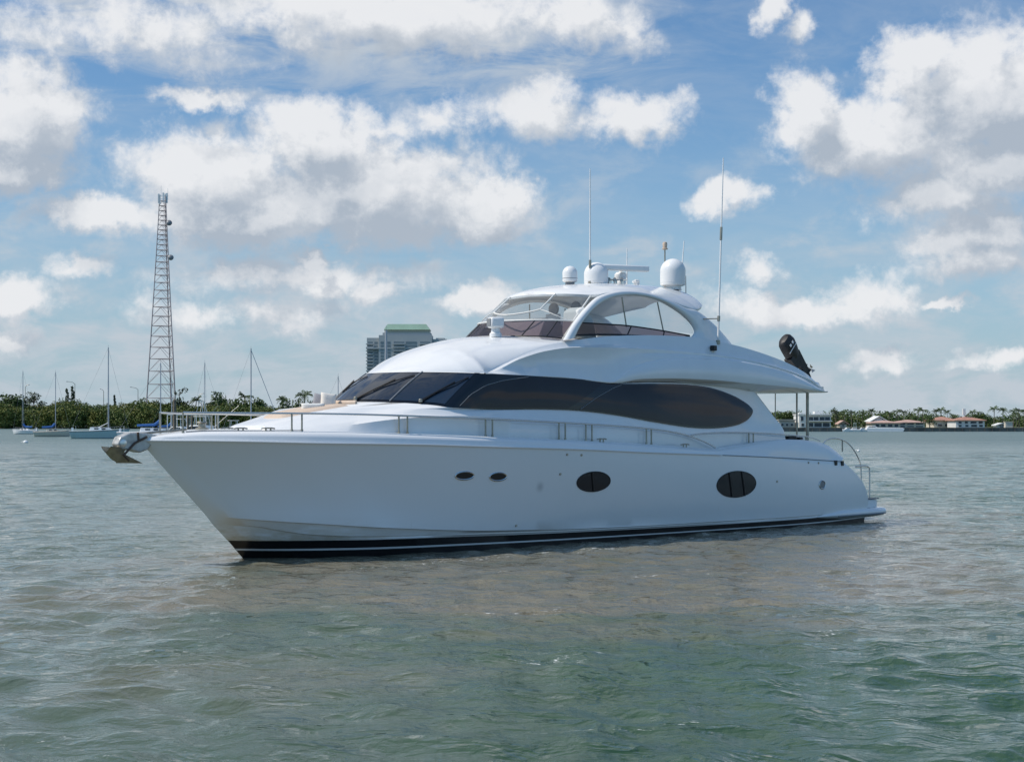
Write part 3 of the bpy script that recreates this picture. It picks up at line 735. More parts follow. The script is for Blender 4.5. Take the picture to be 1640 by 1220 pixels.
def whip(name, a, b, r, m=M_fiber, base=None):
    mb = MB(); a = Vector(L3(a)); b = Vector(L3(b)); mb.tube([a, a.lerp(b, .1), a.lerp(b, .5), b], [r*1.3, r, r*.85, r*.5], 8)
    o = mb.build(name, m, yacht)
    mb = MB(); mb.tube([a-Vector((0,0,.04)), a.lerp(b, .0)+Vector((0,0,.08))], r*2.2, 8); mb.build('aerial_base', M_steel2, o)
    return o
o = whip('aerial', (15.62,0,7.5), (15.62,0,10.97), .026)
mb = MB(); mb.tube([(15.62,0,7.98),(15.62,0,8.22)], .04, 8); mb.build('aerial_joint', M_steel2, o)
whip('aerial', (17.31,0,7.5), (17.31,0,8.72), .022); whip('aerial', (19.88,0,7.3), (20.1,0,9.15), .026); whip('aerial', (19.2,.8,7.2), (19.2,.8,7.92), .014, M_grey)
o = whip('aerial', (18.83,2.35,5.76), (19.08,2.36,11.42), .030)
mb = MB(); mb.tube([(18.86,-2.35,6.5),(18.4,-1.98,6.48)], .018, 6); mb.tube([(18.86,-2.35,6.42),(18.87,-2.35,6.58)], .045, 8); mb.build('aerial_bracket', M_steel2, o)
mb = MB(); mb.tube([(18.97,-2.352,8.9),(18.99,-2.353,9.3)], .04, 8); mb.build('aerial_joint', M_steel2, o)
mb = MB(); mb.tube([(19.14,0,7.4),(19.14,0,8.82)], .022, 8); lm = mb.build('light_mast', M_steel2, yacht)
mb = MB(); mb.lathe([(.085,8.80),(.095,8.84),(.06,8.85),(.07,8.90),(.075,8.98),(.065,9.03),(.0,9.05)], (19.14,0,0), 14); mb.build('anchor_light', M_beige, lm)
for (s_, p_) in ((16.25,.2),(16.45,.25),(17.55,.2),(17.8,-.1),(16.65,.35)):
    mb = MB(); z = roofz(s_, p_)
    Mx = Matrix.Translation((s_, -p_, z+.12)) @ Matrix.Rotation(R(-90), 4, 'Y')
    mb.lathe([(.07,0),(.035,-.05),(.02,-.22)] if s_ < 17 else [(.03,.1),(.05,.06),(.05,-.06)], (s_, -p_, z+.13), 12, Matrix.Rotation(R(-90), 4, 'Y'))
    mb.box(s_-.02, s_+.1, -p_-.02, -p_+.02, z-.02, z+.12); mb.build('horn', M_steel if s_ < 17 else M_fiber, ht)
# searchlight
mb = MB(); mb.lathe([(.17,5.70),(.17,5.80),(.13,5.83),(.12,5.95)], (10.95, -.7, 0), 18); sl_ = mb.build('searchlight', M_fiber, yacht)
Mx = Matrix.Translation((10.9, -.7, 6.10)) @ Matrix.Rotation(R(-22), 4, 'Z')
mb = MB(); mb.box(-.16, .24, -.18, .18, -.15, .15, Mx); hd = mb.build('lamp_head', M_fiber, sl_, bevel=.06)
mb = MB(); mb.box(-.176, -.162, -.13, .13, -.11, .11, Mx); mb.build('lamp_lens', M_grey, sl_, bevel=.004)
# navigation light
mb = MB(); mb.box(18.36, 18.52, -2.56, -2.40, 5.50, 5.66); nl = mb.build('navigation_light', M_rub, yacht, bevel=.02)
mb = MB(); mb.box(18.40, 18.58, -2.46, -2.36, 5.46, 5.50); mb.build('light_bracket', M_fiber, nl)

# ---- flybridge furniture seen through the enclosure
mb = MB(); mb.prism([(12.35,5.7),(12.6,6.22),(13.0,6.30),(13.35,6.12),(13.5,5.7)], -1.0, .75); hc = mb.build('helm_console', M_fiber, yacht, bevel=.03)
mb = MB(); mb.prism([(12.72,6.26),(12.99,6.32),(13.0,6.335),(12.7,6.275)], -.75, .5); mb.build('instrument_panel', M_grey, hc)
for p_ in (-.35, .55):
    mb = MB(); mb.box(13.95, 14.4, -p_-.26, -p_+.26, 5.95, 6.15); mb.box(14.3, 14.45, -p_-.25, -p_+.25, 6.12, 6.55); mb.tube([(14.17,-p_,5.7),(14.17,-p_,5.97)], .07); st_ = mb.build('helm_seat', M_fiber, yacht, bevel=.04)
    mb = MB(); mb.lathe([(.0,-.05),(.17,-.05),(.19,0),(.17,.05),(0,.05)], (14.4,-p_,6.70), 18, Matrix.Rotation(R(90), 4, 'Y')); mb.build('headrest', M_grey, st_)
mb = MB(); mb.box(14.9, 17.6, 1.1, 1.75, 5.7, 6.0); mb.box(14.9, 17.6, 1.55, 1.8, 6.0, 6.2); mb.build('lounge_seat', M_canvas, yacht, bevel=.05)
mb = MB(); mb.prism([(13.0,5.7),(13.1,6.5),(13.35,6.62),(13.75,6.25),(13.9,5.7)], -1.85, -1.25); mb.build('covered_seat', M_canvas, yacht, bevel=.06)

# ---- support poles under the aft overhang
for (s_, p_, r) in ((24.2,1.9,.05),(24.6,1.2,.03),(24.7,.25,.018)):
    mb = MB(); mb.tube([(s_,-p_,2.4),(s_,-p_,4.335)], r, 10); o = mb.build('support_pole', M_steel2, yacht)
    mb = MB(); mb.tube([(s_,-p_,2.62),(s_,-p_,2.68)], r*1.8, 10); mb.build('pole_flange', M_steel, o)
# cockpit: seat, table edge, coaming gear
mb = MB(); mb.box(22.6, 24.3, -1.6, 1.6, 2.2, 2.75); mb.box(24.1,24.35,-1.7,1.7,2.6,2.86); ck = mb.build('cockpit_seat', M_fiber, yacht, bevel=.06)
mb = MB(); mb.box(22.3, 22.75, -2.5, -2.1, 2.78, 2.9); mb.box(22.9,23.1,-2.5,-2.3,2.78,2.86); mb.build('stern_cleat_box', M_rub, yacht, bevel=.03)

# ---- swim platform
O_ = [(23.0,2.86),(23.6,3.0),(24.4,3.04),(26,3.02),(27.0,2.98),(27.5,2.85),(27.75,2.55),(27.88,2.0),(27.95,1.0),(27.97,0)]
oc = crom([(x, p, 0) for x, p in O_], np.linspace(0, 9, 60)); G = []
for z, ins_ in ((.12,.5),(.19,.12),(.26,.02),(.32,0),(.38,.015),(.43,.06),(.455,.16),(.46,2.7)):
    r = []
    for q in oc:
        k = min(1, max(0, (q[0]-23.0)/1.6)); zz = .27+(z-.27)*(.25+.75*k) if True else z
        r.append((q[0]-ins_*.4*(q[0] > 26.5), max(0, q[1]-ins_), zz+(.06*(k)-.03)*.0))
    G.append(r)
mb = MB(); mgrid(mb, G); sp = mb.build('swim_platform', M_white, yacht, ang=40)
mb = MB(); mb.prism([(26.2,.44),(26.35,.74),(27.3,.72),(27.3,.44)], -2.6, -1.7); o = mb.build('boarding_step', M_fiber, sp, bevel=.03)
mb = MB(); mb.box(26.3, 27.36, -2.63, -1.68, .735, .77); mb.build('step_tread', M_grey, sp)
mb = MB(); mb.tube([(q[0]-.06, -q[1]-.0, .27) for q in oc if q[0] > 24.3], .025, 6); mb.build('platform_edge', M_grey, sp)

# ---- handrails
def rail(name, pts, r=.022, sg=1, m=M_steel):
    mb = MB(); n = len(pts); q = crom(pts, np.linspace(0, n-1, (n-1)*8+1)); mb.tube([(a[0], -sg*a[1], a[2]) for a in q], r, 8); return mb.build(name, m, yacht, ang=60)
RT = [(.89,.49,3.57),(1.33,.80,3.56),(2.2,1.25,3.555),(3.2,1.68,3.55),(4.58,2.08,3.535),(6.12,2.38,3.50),(8.8,2.66,3.425),(11.48,2.73,3.33),(14.03,2.73,3.22),(15.68,2.73,3.11),(16.82,2.73,2.96),(17.6,2.73,2.78),(18.2,2.74,2.58)]
RTc = Cv(RT)
for sg in (1, -1):
    hr = rail('handrail', RT, .024, sg)
    for s_ in (.89,3.17,3.41,5.96,6.21,8.67,8.91,11.36,11.61,12.44,12.69,15.01,15.23):
        t = RTc([s_])[0]; b_ = DT([s_])[0]
        mb = MB(); mb.tube([(s_,-sg*t[1],t[2]),(s_,-sg*min(t[1],b_[1]-.05),b_[2]-.02)], .022, 8); mb.tube([(s_,-sg*t[1],b_[2]-.02),(s_,-sg*t[1],b_[2]+.05)], .034, 8)
        mb.build('stanchion', M_steel2, hr)
    hr = rail('aft_handrail', [(16.95,2.70,2.92),(17.35,2.70,2.98),(17.9,2.70,3.01),(18.8,2.69,3.03),(20.2,2.67,3.01),(21.98,2.65,2.94),(23.2,2.6,2.87),(23.7,2.56,2.80),(24.0,2.54,2.72)], .02, sg)
    for s_ in (19.97, 20.2, 23.0):
        zt = float(np.interp(s_, [18.8,20.2,21.98,23.2], [3.03,3.01,2.94,2.87])); mb = MB(); mb.tube([(s_,-sg*2.66,zt),(s_,-sg*2.66,2.66)], .022, 8); mb.build('stanchion', M_steel2, hr)
    hr = rail('stern_handrail', [(24.75,2.1,2.55),(24.95,2.1,2.72),(25.3,2.1,2.79),(25.75,2.1,2.78),(26.3,2.1,2.62),(26.75,2.1,2.30),(27.05,2.1,1.9),(27.1,2.1,1.5),(27.1,2.1,1.3)], .025, sg)
    mb = MB(); mb.tube([(25.95,-sg*2.1,2.74),(25.95,-sg*2.1,2.35)], .025, 8); mb.build('stanchion', M_steel2, hr)
    hr = rail('boarding_rail', [(26.6,2.2,1.83),(27.2,2.2,1.84),(27.42,2.2,1.78),(27.46,2.2,1.6),(27.46,2.2,.8),(27.46,2.2,.45)], .03, sg)
# stern quarter: moulded stair side between coaming and platform
mb = MB(); mb.prism([(24.4,.4),(24.4,2.3),(25.0,2.28),(25.6,1.9),(26.1,1.3),(26.35,.45)], -2.55, 2.55); mb.build('transom_moulding', M_white, yacht, bevel=.08)
for (s_, p_) in ((12.95,2.86),(16.6,2.86),(2.2,.95),(2.75,1.3),(2.75,-.4)):
    z = float(DT([s_])[0][2])+.015; mb = MB()
    for dx in (-.07,.07): mb.tube([(s_+dx,-p_,z-.03),(s_+dx,-p_,z+.055)], .022, 6)
    mb.tube([(s_-.19,-p_,z+.05),(s_-.1,-p_,z+.065),(s_+.1,-p_,z+.065),(s_+.19,-p_,z+.05)], .02, 6); mb.build('cleat', M_steel2, deck)
mb = MB(); mb.lathe([(.16,3.1),(.16,3.2),(.09,3.22),(.09,3.3),(.13,3.33),(.12,3.36)], (1.75,0,0), 16); mb.tube([(1.3,0,3.17),(.1,0,3.08)], .03, 6); mb.build('windlass', M_steel2, deck)

# ---- bow roller and anchor
mb = MB(); mb.prism([(.45,3.03),(.1,3.09),(-.30,3.10),(-.56,3.0),(-.64,2.83),(-.54,2.72),(-.30,2.70),(-.05,2.63),(.16,2.70)], -.15, .15); br = mb.build('bow_roller', mat('stained_steel', (.50,.49,.46), .35, metal=.3, var=.35, vscale=5), yacht, bevel=.03)
mb = MB(); mb.lathe([(.05,-.17),(.09,-.16),(.06,0),(.09,.16),(.05,.17)], (-.5,0,2.86), 14, Matrix.Rotation(R(90), 4, 'X')); mb.build('roller_wheel', M_steel, br)
mb = MB()
for k, t in enumerate(np.linspace(0, 1, 9)): mb.lathe([(.012,-.17),(.05,-.16),(.05,-.158),(.012,-.157)], (.1-.62*t, 0, 2.98-.42*t), 8, Matrix.Rotation(R(90), 4, 'X'))
mb.tube([(.12,-.165,3.0),(-.2,-.165,2.86),(-.5,-.165,2.58),(-.36,-.165,2.45)], .028, 6); mb.tube([(-.12,-.165,3.11),(-.1,-.165,2.93)], .025, 6); mb.build('chain', M_rust, br)
mb = MB(); mb.tube([(-.25,0,2.9),(-.7,0,2.66),(-.62,0,2.5)], .05, 8); an = mb.build('anchor', M_steel2, yacht)
G = []
for t in np.linspace(0, 1, 12):
    x = -.42-.44*t; zt = 2.74+.05*t; zb_ = 2.42+.04*t+.20*t**3; wdt = .09+.12*math.sin(min(1, t*1.2)*math.pi/2)
    G.append([(x+.05*abs(q)**2*0, q*wdt, zb_+(zt-zb_)*(abs(q)**1.3)) for q in np.linspace(-1, 1, 13)])
mb = MB(); mb.grid(G); mb.grid([[(x, y, z-.02) for x, y, z in r] for r in G], flip=True); mb.build('fluke', mat('anchor_bronze', (.34,.30,.21), .5, metal=.5, var=.3, vscale=5), an, ang=60)
mb = MB(); mb.add([(-.62,-.12,2.62),(-.62,.12,2.62),(-.6,0,2.40),(.12,0,2.38),(-.5,0,2.66)], [(0,4,3),(4,1,3),(1,2,3),(2,0,3),(0,2,1),(0,1,4)]); mb.build('fluke_tip', MATS['anchor_bronze'], an, smooth=False)

# ---- tender with tilted outboard on the boat deck
tender = empty('tender', tuple(yw(22.3, 0, 5.1)), YA, 'small white tender on the yacht\'s boat deck, mostly hidden by the coaming', 'dinghy')
mb = MB(); mb.tube([(-1.9,0,.1),(-1.5,.45,.2),(-.3,.65,.1),(1.1,.62,-.1)], [.12,.2,.21,.2], 10); mb.tube([(-1.9,0,.1),(-1.5,-.45,.2),(-.3,-.65,.1),(1.1,-.62,-.1)], [.12,.2,.21,.2], 10); mb.box(-1.4,1.0,-.5,.5,-.15,.0); mb.build('tube_hull', M_fiber, tender)
mb = MB(); mb.box(-.6,-.1,-.25,.25,0,.62); mb.tube([(-.9,-.2,.55),(-.75,-.2,.82),(-.5,-.2,.5)], .02, 6); mb.build('console', M_fiber, tender, bevel=.05)
ob = MB(); Mo = Matrix.Translation((2.28, -1.0, .60)) @ Matrix.Rotation(R(-6), 4, 'Z') @ Matrix.Rotation(R(-49), 4, 'Y') @ Matrix.Scale(1.16, 4)
prof = [(.06,.52),(.15,.50),(.20,.42),(.225,.25),(.215,.05),(.17,-.12),(.13,-.2)]
V = []; n = 18
for r, z in prof:
    for k in range(n):
        a = 2*math.pi*k/n; V.append(Mo @ Vector((r*1.35*math.cos(a)+.04*(z > .1), r*.85*math.sin(a), z)))
ob.add(V, [(i*n+k, i*n+(k+1) % n, (i+1)*n+(k+1) % n, (i+1)*n+k) for i in range(len(prof)-1) for k in range(n)]+[tuple(reversed(range(n))), tuple(range((len(prof)-1)*n, len(prof)*n))])
mot = ob.build('outboard_motor', M_rub, tender, ang=45, label='black outboard motor tilted up with its propeller pointing aft')
mb = MB()
mb.add([Mo @ Vector(q) for q in ((-.16,-.10,-.12),(.20,-.10,-.12),(.20,.10,-.12),(-.16,.10,-.12),(-.08,-.04,-.85),(.11,-.04,-.85),(.11,.04,-.85),(-.08,.04,-.85))], [(0,1,5,4),(1,2,6,5),(2,3,7,6),(3,0,4,7),(0,3,2,1),(4,5,6,7)])
mb.box(-.2,.16,-.05,.05,-.72,-.69,Mo); mb.tube([Mo @ Vector((-.12,0,-.92)), Mo @ Vector((.16,0,-.92))], [.035,.06], 10)
mb.add([Mo @ Vector(q) for q in ((-.05,-.012,-.92),(.08,-.012,-.92),(.02,-.01,-1.12),(-.05,.012,-.92),(.08,.012,-.92),(.02,.01,-1.12))], [(0,1,2),(3,5,4),(0,3,4,1),(1,4,5,2),(2,5,3,0)])
mb.box(-.30,-.12,-.13,.13,-.42,-.02,Mo); mb.tube([Mo @ Vector((-.14,0,-.2)), Mo @ Vector((-.2,0,.1))], .07, 8); mb.build('gearcase', M_rub, mot, bevel=.0)
mb = MB()
for k in range(3):
    a = R(120*k+20); c0 = Vector((.2,0,-.92)); d1 = Vector((0,math.cos(a),math.sin(a))); d2 = Vector((0,-math.sin(a),math.cos(a)))
    mb.add([Mo @ q for q in (c0+d1*.03-d2*.02, c0+d1*.14-d2*.07+Vector((.03,0,0)), c0+d1*.16+d2*.05-Vector((.03,0,0)), c0+d1*.03+d2*.03)], [(0,1,2,3)])
mb.build('propeller', M_steel, mot, smooth=False)
mb = MB()
for k in range(2): mb.box(.06-.13*k, .13-.13*k, -.197, -.190, .27, .34, Mo)
mb.box(-.24,.2,-.196,-.189,.17,.19,Mo); mb.build('cowl_marking', M_fiber, mot, smooth=False)

# ============================================================ WATER
def geo(a, b, d0, g, dmax):    # positions from a to b with growing spacing away from 0
    out = [0.]; d = d0; x = 0.
    while x < b: x += d; out.append(x); d = min(d*g, dmax) if x > 14 else d0
    return out
def axis_x():
    pos = [0.]; x = 0.; d = .13
    while x < 20: x += d; pos.append(x)
    while x < 60: d = min(d*1.02, .27); x += d; pos.append(x)
    while x < 12000: d *= 1.06; x += d; pos.append(x)
    return np.array([-q for q in reversed(pos[1:])]+pos)
def axis_y():
    pos = [13.]; y = 13.; d = .085
    while y < 170:
        if y > 20: d = min(max(d, .0040*y), .30)
        y += d; pos.append(y)
    while y < 12000: d *= 1.04; y += d; pos.append(y)
    neg = []; y = 13.; d = .085
    while y > -400: d *= 1.14; y -= d; neg.append(y)
    return np.array(list(reversed(neg))+pos)
ax, ay = axis_x(), axis_y()
X, Y = np.meshgrid(ax, ay)
rng = np.random.default_rng(7)
Z = np.zeros_like(X)
dx = np.gradient(ax)[None, :]; dy = np.gradient(ay)[:, None]; cell = np.maximum(dx, dy)
for i in range(110):
    lam = .42*(12.)**(i/109.); th = R(250)+rng.normal(0, .75); k = 2*math.pi/lam
    slope = .040*(lam/1.5)**(-.12) if lam < 1.7 else .0165
    A = slope/k; fade = np.clip((lam/cell-3)/4, 0, 1)
    # slow modulation keeps wave groups irregular
    ph = rng.uniform(0, 6.28); m = .6+.4*np.sin(X*rng.uniform(.05,.2)+Y*rng.uniform(.05,.2)+rng.uniform(0, 6.28))
    w1 = np.sin(k*(X*math.cos(th)+Y*math.sin(th))+ph)
    near = np.clip((Y-35)/45, .28, 1) if lam > 1.6 else 1.15
    Z += A*fade*m*near*(w1+.25*w1*w1)
nr, nc = X.shape
co = np.stack([X, Y, Z-.0], -1).reshape(-1, 3)
idx = np.arange(nr*nc).reshape(nr, nc)
q = np.stack([idx[:-1, :-1], idx[:-1, 1:], idx[1:, 1:], idx[1:, :-1]], -1).reshape(-1, 4)
me = bpy.data.meshes.new('water'); me.vertices.add(len(co)); me.vertices.foreach_set('co', co.ravel())
me.loops.add(len(q)*4); me.polygons.add(len(q)); me.loops.foreach_set('vertex_index', q.ravel().astype(np.int32))
me.polygons.foreach_set('loop_start', np.arange(0, len(q)*4, 4, dtype=np.int32)); me.polygons.foreach_set('loop_total', np.full(len(q), 4, dtype=np.int32))
me.update(calc_edges=True); me.polygons.foreach_set('use_smooth', np.ones(len(q), bool))
wat = bpy.data.objects.new('water', me); COL.objects.link(wat); props(wat, kind='structure')
m = bpy.data.materials.new('bay_water'); m.use_nodes = True; T = NT(m.node_tree); b = T.n['Principled BSDF']
tcn = T.node('ShaderNodeTexCoord').outputs['Object']; x_, y_, z_ = T.sep(tcn)
# silt stirred up along the hull: a ragged plume lying in front of the yacht's port side
cy, sy_ = math.cos(YA), math.sin(YA)
rx = T.math('SUBTRACT', x_, YO[0]); ry = T.math('SUBTRACT', y_, YO[1])
al = T.math('ADD', T.math('MULTIPLY', rx, cy), T.math('MULTIPLY', ry, sy_))          # along the yacht
ac = T.math('SUBTRACT', T.math('MULTIPLY', rx, cy), T.math('MULTIPLY', ry, sy_))     # to port of it
nb1 = T.noise(tcn, .10, 6, .62, .5); nb2 = T.noise(T.vmath('MULTIPLY', tcn, (1., 1.6, 1.)), .5, 6, .65, .6)
warp = T.math('MULTIPLY', T.math('SUBTRACT', nb1, .5), 16.)
warp2 = T.math('MULTIPLY', T.math('SUBTRACT', nb2, .5), 5.)
e1 = T.math('ADD', T.math('ADD', ac, warp), warp2)
yw_ = T.math('ADD', T.math('ADD', y_, T.math('MULTIPLY', warp, .55)), warp2)
nb3 = T.noise(T.vmath('MULTIPLY', tcn, (.30, 1., 1.)), .32, 5, .6, .5)
m1 = T.math('MULTIPLY', T.ramp(yw_, 20., 32.), T.ramp(y_, 80., 62.))
m1 = T.math('MULTIPLY', m1, T.ramp(T.math('ADD', nb3, T.ramp(y_, 24., 38., -.12, .30)), .26, .60))
m1 = T.math('MULTIPLY', m1, T.math('MULTIPLY', T.ramp(T.math('ADD', x_, warp2), -10.5, -4.), T.ramp(T.math('ADD', T.math('ADD', x_, warp), warp2), 19., 7.)))
# fainter fingers of silt drifting nearer and to the left
m2 = T.math('MULTIPLY', T.ramp(nb1, .47, .60), T.math('MULTIPLY', T.ramp(y_, 16., 22.), T.ramp(y_, 45., 36.)))
m2 = T.math('MULTIPLY', m2, T.math('MULTIPLY', T.ramp(x_, -18., -9.), T.ramp(x_, 9., 2.)))
m3 = T.math('MULTIPLY', T.ramp(nb2, .42, .6), T.math('MULTIPLY', T.ramp(x_, 10., 16.), T.math('MULTIPLY', T.ramp(y_, 44., 48.), T.ramp(y_, 66., 58.))))
silt = T.math('MINIMUM', T.math('ADD', T.math('ADD', m1, T.math('MULTIPLY', m2, .45)), T.math('MULTIPLY', m3, .5)), 1.)
silt = T.math('MULTIPLY', silt, T.ramp(nb2, .25, .55, .50, .92))
deep = T.ramp(T.noise(tcn, .035, 4, .55), .35, .65)
base = T.mix(deep, (.022,.062,.033,1), (.042,.092,.052,1))
base = T.mix(T.math('MULTIPLY', T.ramp(x_, 2., -9.), T.ramp(y_, 80., 50.)), base, (.080,.115,.085,1))  # left side: sky glare and sun glitter painted into the base colour
base = T.mix(T.math('MULTIPLY', T.ramp(x_, 5., 13.), .8), base, (.048,.100,.062,1))  # right side: lighter base colour stands in for bright sky reflection
base = T.mix(T.ramp(y_, 60., 300.), base, (.070,.125,.108,1))  # far water: reflected sky painted in as a paler base colour
base = T.mix(silt, base, (.172,.152,.108,1))
# flecks of foam in thin drifting lines
fo = T.noise(T.vmath('MULTIPLY', tcn, (1., 2.2, 1.)), 5.5, 5, .7, .4)
ln = T.math('ABSOLUTE', T.math('SUBTRACT', T.noise(T.vmath('MULTIPLY', tcn, (.35, 1.3, 1.)), .22, 3, .55, .3), .5))
lf = T.math('MULTIPLY', T.ramp(ln, .0, .016, 1, 0), T.ramp(T.noise(tcn, .17, 2, .5), .45, .62))
lf = T.math('MULTIPLY', lf, T.ramp(y_, 60., 42.))
foam = T.math('MULTIPLY', T.ramp(fo, .58, .66), lf)
# churned band right along the hull
hb = T.math('MULTIPLY', T.ramp(T.math('ABSOLUTE', T.math('SUBTRACT', T.math('ADD', ac, T.math('MULTIPLY', warp2, .35)), 4.4)), 0., .5, 1, 0), T.math('MULTIPLY', T.ramp(al, 1., 4.), T.ramp(al, 32., 26.)))
foam = T.math('ADD', foam, T.math('MULTIPLY', T.math('MULTIPLY', hb, .8), T.ramp(fo, .56, .66)))
st_ = T.math('MULTIPLY', T.math('MULTIPLY', T.ramp(al, 27.5, 29.), T.ramp(al, 40., 33.)), T.math('MULTIPLY', T.ramp(T.math('ABSOLUTE', T.math('ADD', ac, T.math('MULTIPLY', warp2, .4))), 1., 3.2, 1, 0), T.ramp(fo, .55, .66)))
foam = T.math('MINIMUM', T.math('ADD', foam, st_), 1.)
base = T.mix(foam, base, (.75,.77,.76,1))
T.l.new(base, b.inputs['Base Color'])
T.l.new(T.math('MAXIMUM', T.ramp(foam, 0., .4, .03, .6), T.ramp(y_, 90., 320., .03, .30)), b.inputs['Roughness'])
b.inputs['IOR'].default_value = 1.34; b.inputs['Specular IOR Level'].default_value = .5
# ripples: three scales of wind-driven texture, gusts change their height
rot = T.node('ShaderNodeMapping'); rot.inputs['Rotation'].default_value = (0, 0, R(8)); T.l.new(tcn, rot.inputs['Vector'])
v0 = rot.outputs[0]
r1 = T.noise(T.vmath('MULTIPLY', v0, (1.5, 1., 1.)), 1.5, 5, .62, .35); r2 = T.noise(T.vmath('MULTIPLY', v0, (1.2, 1., 1.)), 5., 5, .65, .3)
gust = T.ramp(T.noise(tcn, .06, 4, .6), .35, .65, .6, 1.15)
r0 = T.noise(T.vmath('MULTIPLY', v0, (.8, 1., 1.)), .34, 6, .56, .15)
rg_ = T.math('ABSOLUTE', T.math('SUBTRACT', T.noise(T.vmath('MULTIPLY', v0, (.8, 1.15, 1.)), 1.25, 3, .55, .5), .5))
hh = T.math('ADD', T.math('MULTIPLY', r0, .26), T.math('MULTIPLY', rg_, -.19))
hh = T.math('ADD', hh, T.math('MULTIPLY', r2, .030))
hh = T.math('MULTIPLY', hh, gust)
bn = T.node('ShaderNodeBump'); bn.inputs['Strength'].default_value = 1.; bn.inputs['Distance'].default_value = 1.; T.l.new(hh, bn.inputs['Height']); T.l.new(bn.outputs[0], b.inputs['Normal'])
me.materials.append(m)

# ============================================================ FAR SHORES
def at(u, v, d): return Vector(((u-820)/FPX*d, d, CAMH+(HOR-v)/FPX*d))
def pxm(d): return d/FPX
M_land = mat('sandy_grass', (.10,.12,.05), .9, var=.4, vscale=.05)
M_mud = mat('shore_mud', (.05,.045,.035), .9, var=.4, vscale=.2)
M_wall = mat('seawall_concrete', (.16,.15,.135), .85, var=.4, vscale=.3)
M_leafd = leaf_mat('mangrove_leaves', (.105,.135,.036), .5)
M_leafm = leaf_mat('broadleaf_leaves', (.075,.115,.040))
M_palm = leaf_mat('palm_fronds', (.062,.095,.035), .35)
M_pine = leaf_mat('casuarina_needles', (.050,.070,.040), .3)
M_bark = mat('bark', (.16,.13,.10), .9, var=.3, vscale=1.)

# land strips
def strip(name, u0, u1, d0, d1, z, m, kind='structure'):
    mb = MB(); a = at(u0, HOR, d0); b2 = at(u1, HOR, d0)
    n = 40; G = []
    for j, (d, zz) in enumerate(((d0, -.6), (d0+1, z*.6), (d0+6, z), (d1, z*1.2), (d1+4, -.6))):
        G.append([(a.x*(d/d0)**0+(b2.x-a.x)*i/n+random.uniform(-1, 1)*0, d+3*math.sin(i*1.7)+2*math.sin(i*.6+j*.2), zz) for i in range(n+1)])
    mb.grid(G); o = mb.build(name, m, None); props(o, kind=kind); return o
strip('mangrove_shore', -260, 530, 838, 960, .7, M_mud)
strip('right_shore', 1180, 1900, 586, 760, 1.3, M_land)
strip('far_shore', 480, 1300, 1750, 2300, 1.2, M_land)

def cards(mb, blobs, n, size, rng_, squash=.75, hole=.25):
    V = []; F = []; b0_ = len(mb.v)
    for (cx, cy_, cz, rx_, ry_, rz_, w_) in blobs:
        k = max(8, int(n*w_))
        d = rng_.normal(size=(k, 3)); d /= np.linalg.norm(d, axis=1)[:, None]
        r = rng_.uniform(.55, 1.05, k)**.6
        lump = 1+.22*np.sin(d[:, 0]*5+cx)+.18*np.sin(d[:, 2]*6+cy_+cx)
        c = np.stack([cx+d[:, 0]*rx_*r*lump, cy_+d[:, 1]*ry_*r, cz+d[:, 2]*rz_*r*lump], -1)
        for q_ in c:
            t1 = rng_.normal(size=3); t1 /= np.linalg.norm(t1); t2 = np.cross(t1, rng_.normal(size=3)); t2 /= np.linalg.norm(t2)
            t1 = t1*size*rng_.uniform(.6, 1.2)*.5; t2 = t2*size*rng_.uniform(.5, 1.)*.5
            i = len(V); V += [q_-t1-t2*.4, q_+t2, q_+t1-t2*.3, q_-t2]
            F.append((i, i+3, i+2, i+1))
    mb.add(V, F)
rg = np.random.default_rng(3)
# mangrove mass on the left: one thicket nobody could count
topv = lambda u: float(np.interp(u, [-260,0,20,60,90,130,170,210,240,290,330,350,400,430,470,500,515,522], [640,637,640,645,641,638,644,642,640,640,643,640,641,645,646,640,640,668]))
mb = MB(); blobs = []
d_ = 852.
u = -120.
while u < 520:
    for row, dd in enumerate((845, 858, 874)):
        uu_ = u+rg.uniform(-6, 6)
        if uu_ > 514: continue
        dep = dd+rg.uniform(-4, 4); H_ = (HOR-topv(uu_)-2.5-rg.uniform(-3.0, 3.0)-4.5*math.sin(uu_*.075)*math.sin(uu_*.031+1)-(3-row)*3.0)*pxm(dep)+CAMH
        r_ = rg.uniform(3.6, 6.0)
        x0 = (uu_-820)*pxm(dep)
        blobs.append((x0, dep, H_-r_*.75, r_*1.15, r_, r_*.78, 1.0))
        blobs.append((x0+rg.uniform(-2, 2), dep-4, H_*.5, r_*1.2, r_*.8, H_*.36, .8))
        if row == 0: blobs.append((x0, dep-6, 2.4, 4.5, 3, 2.4, .7))
    u += 11.
cards(mb, blobs, 620, .85, rg)
o = mb.build('mangrove_thicket', M_leafd, None, smooth=False, merge=False, recalc=False); props(o, 'low dense green mangrove thicket along the left shore behind the moored sailboats', 'mangroves', None, 'stuff')

